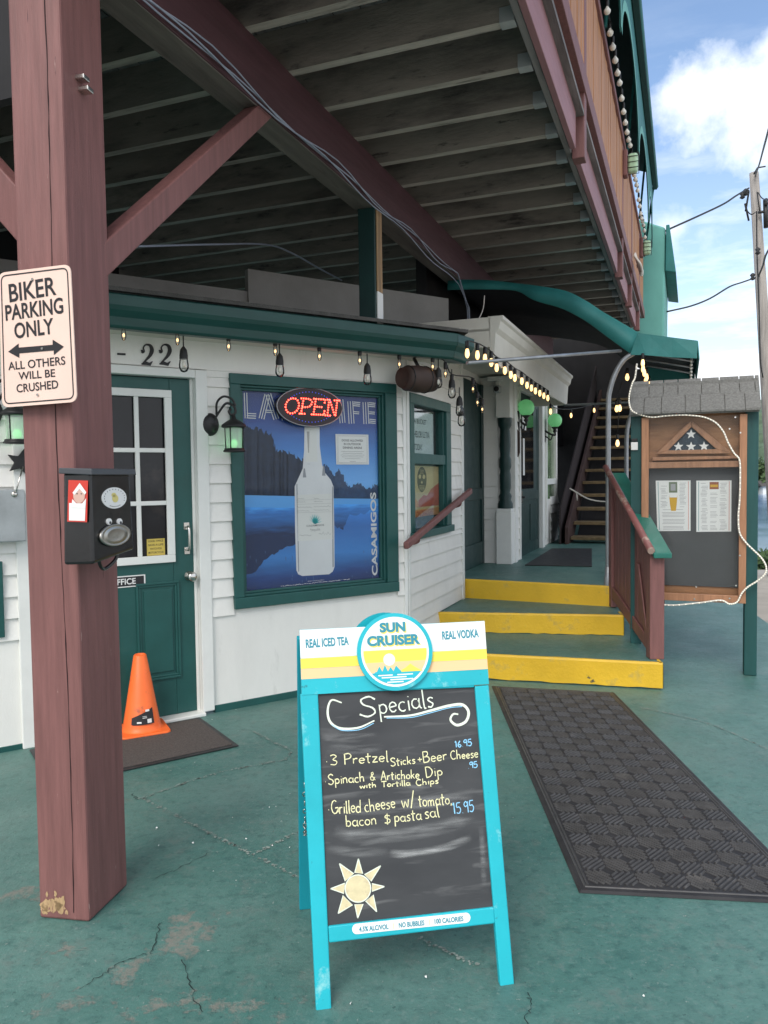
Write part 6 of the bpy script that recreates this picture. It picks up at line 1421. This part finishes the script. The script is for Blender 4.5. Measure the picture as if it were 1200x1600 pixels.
# menus behind the glass
def menu(px4, label, kind):
    P = [kx(x, y, -.076) for x, y in px4]; mb = MB(KIO); L_ = lambda u, v, b=-.0755: (lerp2(lerp2(P[0], P[1], u), lerp2(P[3], P[2], u), v)[0], b, lerp2(lerp2(P[0], P[1], u), lerp2(P[3], P[2], u), v)[1])
    rect = lambda u0, v0, u1, v1, b: mb.poly([L_(u0, v0, b), L_(u1, v0, b), L_(u1, v1, b), L_(u0, v1, b)])
    mb.prism([L_(0, 0, -.0775), L_(1, 0, -.0775), L_(1, 1, -.0775), L_(0, 1, -.0775)], (0, .0015, 0))
    mb.cur = 1
    for k in range(34):
        v = .05+k*.0275
        for u0, u1 in (((.12, .34), (.66, .88)) if v < .52 or kind else ((.14, .86),)):
            if random.random() < .8: rect(u0+random.uniform(0, .05), v, u1-random.uniform(0, .08), v+.008, -.0753)
        if kind and random.random() < .7: rect(.40, v, .62-random.uniform(0, .08), v+.007, -.0753) if v > .22 else None
    mb.cur = 2; rect(.06, .02, .075, .98, -.0752); mb.cur = 3; rect(.93, .02, .945, .98, -.0752); mb.cur = 4
    if kind:
        rect(.38, .03, .64, .17, -.0752); mb.cur = 5; rect(.40, .08, .62, .13, -.0751)
    else:
        rect(.38, .03, .62, .24, -.0752); mb.cur = 1; rect(.43, .07, .57, .2, -.0751); mb.cur = 5
        mb.poly([L_(.38, .30, -.0751), L_(.62, .30, -.0751), L_(.60, .46, -.0751), L_(.57, .60, -.0751), L_(.43, .60, -.0751), L_(.40, .46, -.0751)]); mb.cur = 0; rect(.39, .30, .61, .335, -.0750)
    tag(obj('menu_sheet', mb, [M['paper'], flat('menu_grey_text', (.35, .35, .36)), flat('menu_teal_line', (.12, .30, .33)), flat('menu_red_line', (.60, .20, .14)), flat('menu_photo_green', (.16, .20, .13)) if not kind else flat('menu_photo_red', (.30, .10, .05)), flat('menu_beer', (.62, .36, .04))]), label, 'menu')
menu([(1024.5, 751), (1079, 750.5), (1079, 829.5), (1027, 830)], 'white menu sheet with a picture of a glass of beer in the cabinet', 0)
menu([(1088, 751), (1143, 750.5), (1142.5, 830.5), (1088, 831)], 'white menu sheet of plain text columns, right one in the cabinet', 1)
# folded flag in its triangular case
fb = -.06
fc = thing('flag_case', 'triangular wooden case holding a folded flag with four white stars', 'flag case', KIO(kx(1085, 716)[0], fb, shz))
z8 = lambda x, y: (950+x/4.212, 580+y/4.212)
Q8 = lambda x, y, b: KIO.pp(*z8(x, y), b=b)
mb = MB(KIO); out = [Q8(312, 547, fb), (Q8(548, 325, fb)), Q8(820, 543, fb)]; innr = [Q8(396, 522, fb), Q8(549, 368, fb), Q8(712, 514, fb)]
for i in range(3):
    j = (i+1) % 3; mb.prism([out[i], out[j], innr[j], innr[i]], (0, .03, 0))
mb.prism([Q8(292, 566, fb+.034), Q8(860, 556, fb+.034), Q8(862, 575, fb+.034), Q8(292, 590, fb+.034)], (0, -.07, 0))
obj('case_frame', mb, M['plyv'], fc, bevel=.004)
mb = MB(KIO); mb.poly([(p[0], fb+.004, p[2]) for p in innr]); mb.cur = 1
for x, y in ((547, 415), (463, 496), (547, 496), (632, 494)):
    c0_ = Q8(x, y, fb+.006); mb.poly([(c0_[0]+(.036 if k % 2 == 0 else .015)*math.sin(R(36*k)), fb+.006, c0_[2]+(.036 if k % 2 == 0 else .015)*math.cos(R(36*k))) for k in range(10)])
obj('folded_flag', mb, [mat('flag_navy_cloth', (.045, .065, .085), .9, .2, 40, bump=.3, bscale=200), M['paper']], fc)
# rope light looped over the cabinet
rp = [(190, -50), (178, 40), (160, 80), (142, 150), (140, 210), (160, 262), (220, 288), (290, 303), (380, 294), (470, 289), (560, 292), (640, 305), (710, 340), (760, 400), (790, 470), (830, 540), (865, 585), (870, 700), (866, 850), (858, 950), (865, 1060), (905, 1125), (960, 1180), (1010, 1230), (1040, 1285), (1032, 1335), (980, 1382), (920, 1420), (880, 1462), (850, 1518), (800, 1532), (740, 1508), (600, 1525), (430, 1540), (330, 1532)]
RPs = [KIO(*KIO.pp(*z8(x, y), b=.10 if y < 270 else .045)) for x, y in rp]
rl_ = thing('rope_light', 'pale rope light looped from the canopy around the menu cabinet', 'rope light', RPs[8])
cu = crom(RPs, 8)
mb = MB(); mb.tube(cu, .0065, 8); obj('tube_cord', mb, flat('clear_rope_tube', (.66, .63, .56), .25, spec=.7), rl_)
mb = MB()
for i in range(2, len(cu)-2, 2): p = cu[i]-KIO.X*0+KIO.Y*.0055; mb.ball(tuple(p), .0048, 6)
stuff(obj('bead_row', mb, flat('rope_light_bead', (.85, .82, .72), .3, emit=((1, .9, .7), .25)), rl_))
mb = MB()
for k in range(14): p = CP(CP.px(1080, 565)[0], -.10-.02*k, 2.36-.004*k); mb.ball((p.x, p.y, p.z-.022*k), .012, 8)
tag(obj('bead_chain', mb, M['bulbo']), 'short drop of dark glass beads under the right end of the canopy', 'string lights')

# ------------------------------------------------------------------ utility pole and wires
UD = 17.0
def at(px, py, d): r_ = ray(px, py); return EYE+r_*(d/r_.y)
pT, pB = at(1178, 270, UD), at(1207, 735, UD)
up_ = (pT-pB).normalized(); base = pB+up_*((-.7-pB.z)/up_.z)
upo = thing('utility_pole', 'leaning weathered wooden utility pole with wires and hardware by the road', 'utility pole', base)
mb = MB(); mb.tube([tuple(base), tuple(base.lerp(pT, .5)), tuple(pT)], [.165, .135, .095], 14); obj('shaft', mb, M['poleW'], upo)
mb = MB()
for x0, y0, x1, y1, r_ in ((1178, 272, 1184, 262, .02), (1184, 262, 1196, 260, .015), (1170, 300, 1165, 330, .02), (1160, 306, 1170, 298, .03), (1164, 318, 1170, 345, .02), (1185, 332, 1200, 330, .03), (1196, 312, 1197, 356, .05), (1183, 300, 1187, 330, .012)):
    mb.tube([tuple(at(x0, y0, UD-.2)), tuple(at(x1, y1, UD-.2))], r_, 6)
for x, y in ((1165, 300), (1160, 305), (1197, 315), (1176, 432), (1184, 392)): p = at(x, y, UD-.25); mb.lathe(tuple(p), [(.02, -.08), (.06, -.05), (.03, -.01), (.06, .03), (.02, .07)], 8)
obj('pole_hardware', mb, M['iron'], upo)
def wire(name, pts, d0, d1, r_, label):
    n = len(pts); mb = MB(); mb.tube(crom([tuple(at(x, y, d0+(d1-d0)*i/(n-1))) for i, (x, y) in enumerate(pts)], 6), r_, 6)
    tag(obj(name, mb, M['cableb']), label, 'power line')
wire('power_line', [(1170, 294), (1150, 306), (1130, 319), (1090, 338), (1050, 356), (1010, 374)], UD-.2, 13.2, .018, 'taut overhead wire from the pole top down to the deck canopy')
wire('power_line', [(1180, 434), (1160, 441), (1140, 448), (1110, 466), (1080, 478), (1042, 487)], UD-.2, 13.5, .016, 'lower drooping wire from the pole to the green fabric enclosure')
wire('power_line', [(1180, 275), (1186, 258), (1193, 232), (1203, 195)], UD, 9, .014, 'wire rising steeply from the pole top out of the picture')
wire('power_line', [(1185, 432), (1192, 415), (1196, 400), (1204, 385)], UD, 14, .02, 'thick black cable curling right from the middle of the pole')
wire('power_line', [(1184, 300), (1190, 309), (1196, 312), (1203, 313)], UD, 14, .012, 'short slack wire beside the pole top')
wire('power_line', [(1166, 322), (1168, 330), (1174, 335), (1180, 332)], UD-.3, UD-.3, .012, 'small loop of wire hanging left of the pole top')
wire('power_line', [(1192, 590), (1188, 560), (1186, 480), (1183, 400), (1182, 330)], UD-.25, UD-.25, .014, 'thin ground wire running straight down the pole')

# ------------------------------------------------------------------ far shore and near bank
bush_m = mat('bank_foliage', (.055, .10, .035), .8, .5, 3, dirt=((.09, .13, .05), .5, 1.5, .2))
def bush(name, c, rad, n, label, cat, leaf=.12, sq=.8, grp=None, trunk=0.0):
    t = thing(name, label, cat, c, grp); mb = MB()
    cl = [(Vector((random.gauss(0, .42), random.gauss(0, .42), random.uniform(.15, 1.25)*sq)), random.uniform(.35, .6)) for _ in range(7)]
    for _ in range(n):
        o, r0 = random.choice(cl); d = Vector((random.gauss(0, 1), random.gauss(0, 1), random.gauss(0, 1))).normalized()*r0*random.uniform(.6, 1.05)
        p = Vector(c)+Vector((0, 0, trunk))+(o+d)*rad; a = Vector((random.gauss(0, 1), random.gauss(0, 1), random.gauss(0, 1))).normalized(); b_ = a.orthogonal().normalized(); s_ = leaf*random.uniform(.6, 1.3)
        mb.raw([tuple(p-a*s_), tuple(p+b_*s_*.5), tuple(p+a*s_), tuple(p-b_*s_*.5)], [(0, 1, 2, 3)])
    obj('crown', mb, bush_m, t)
    mb = MB()
    for o, r0 in cl[:5]: mb.tube([tuple(c), tuple(Vector(c)+Vector((o.x*.3, o.y*.3, trunk+o.z*.4))*rad if trunk == 0 else Vector(c)+Vector((0, 0, trunk))), tuple(Vector(c)+Vector((0, 0, trunk))+o*rad)], [.05*rad, .035*rad, .012*rad], 6)
    obj('trunk', mb, M['poleW'], t)
bush('roadside_bush', Vector((8.35, 16.6, -.85)), .42, 1300, 'leafy green bush on the bank beyond the road edge', 'bush', .07)
bush('roadside_bush', Vector((10.0, 19.5, -1.35)), .6, 1400, 'larger green bush farther down the bank at the picture edge', 'bush', .09)
k = 0
for x, y, r_, lb in ((162, 335, 7, 'lone round tree on the far lake shore nearest the menu cabinet'), (172, 338, 8, 'broad tree on the far lake shore just right of the cabinet post'), (182, 341, 7, 'dark tree on the far lake shore under the hill'), (194, 345, 9, 'tall tree on the far lake shore at the picture edge')):
    bush('shore_tree', Vector((x, y, -8)), r_, 1600, lb, 'tree', 1.1, 1.0, 'trees on the far lake shore', 2.0)
hs = thing('shore_house', 'small white house at the water line of the far shore', 'house', Vector((166, 327, -8)))
mb = MB(); mb.box(161, 172, 326, 333, -8.2, -4.6); obj('wall', mb, M['white2'], hs)
mb = MB(); mb.prism([(160, 325, -4.6), (160, 329.5, -2.2), (160, 334, -4.6)], (13, 0, 0)); obj('roof', mb, M['shingd'], hs)
yp = gnd(1196, 905); yp = Vector((5.75, 11.3, -.09))
ypo = thing('yellow_marker_post', 'yellow roadside marker post at the right picture edge', 'post', yp)
mb = MB(); mb.lathe(tuple(yp), [(.055, 0), (.055, 1.0), (.045, 1.03), (.001, 1.04)], 14); obj('tube', mb, M['yellow'], ypo)
mb = MB(); mb.lathe(tuple(yp), [(.09, -.02), (.085, .03), (.056, .045)], 14); obj('foot', mb, M['concrete'], ypo)
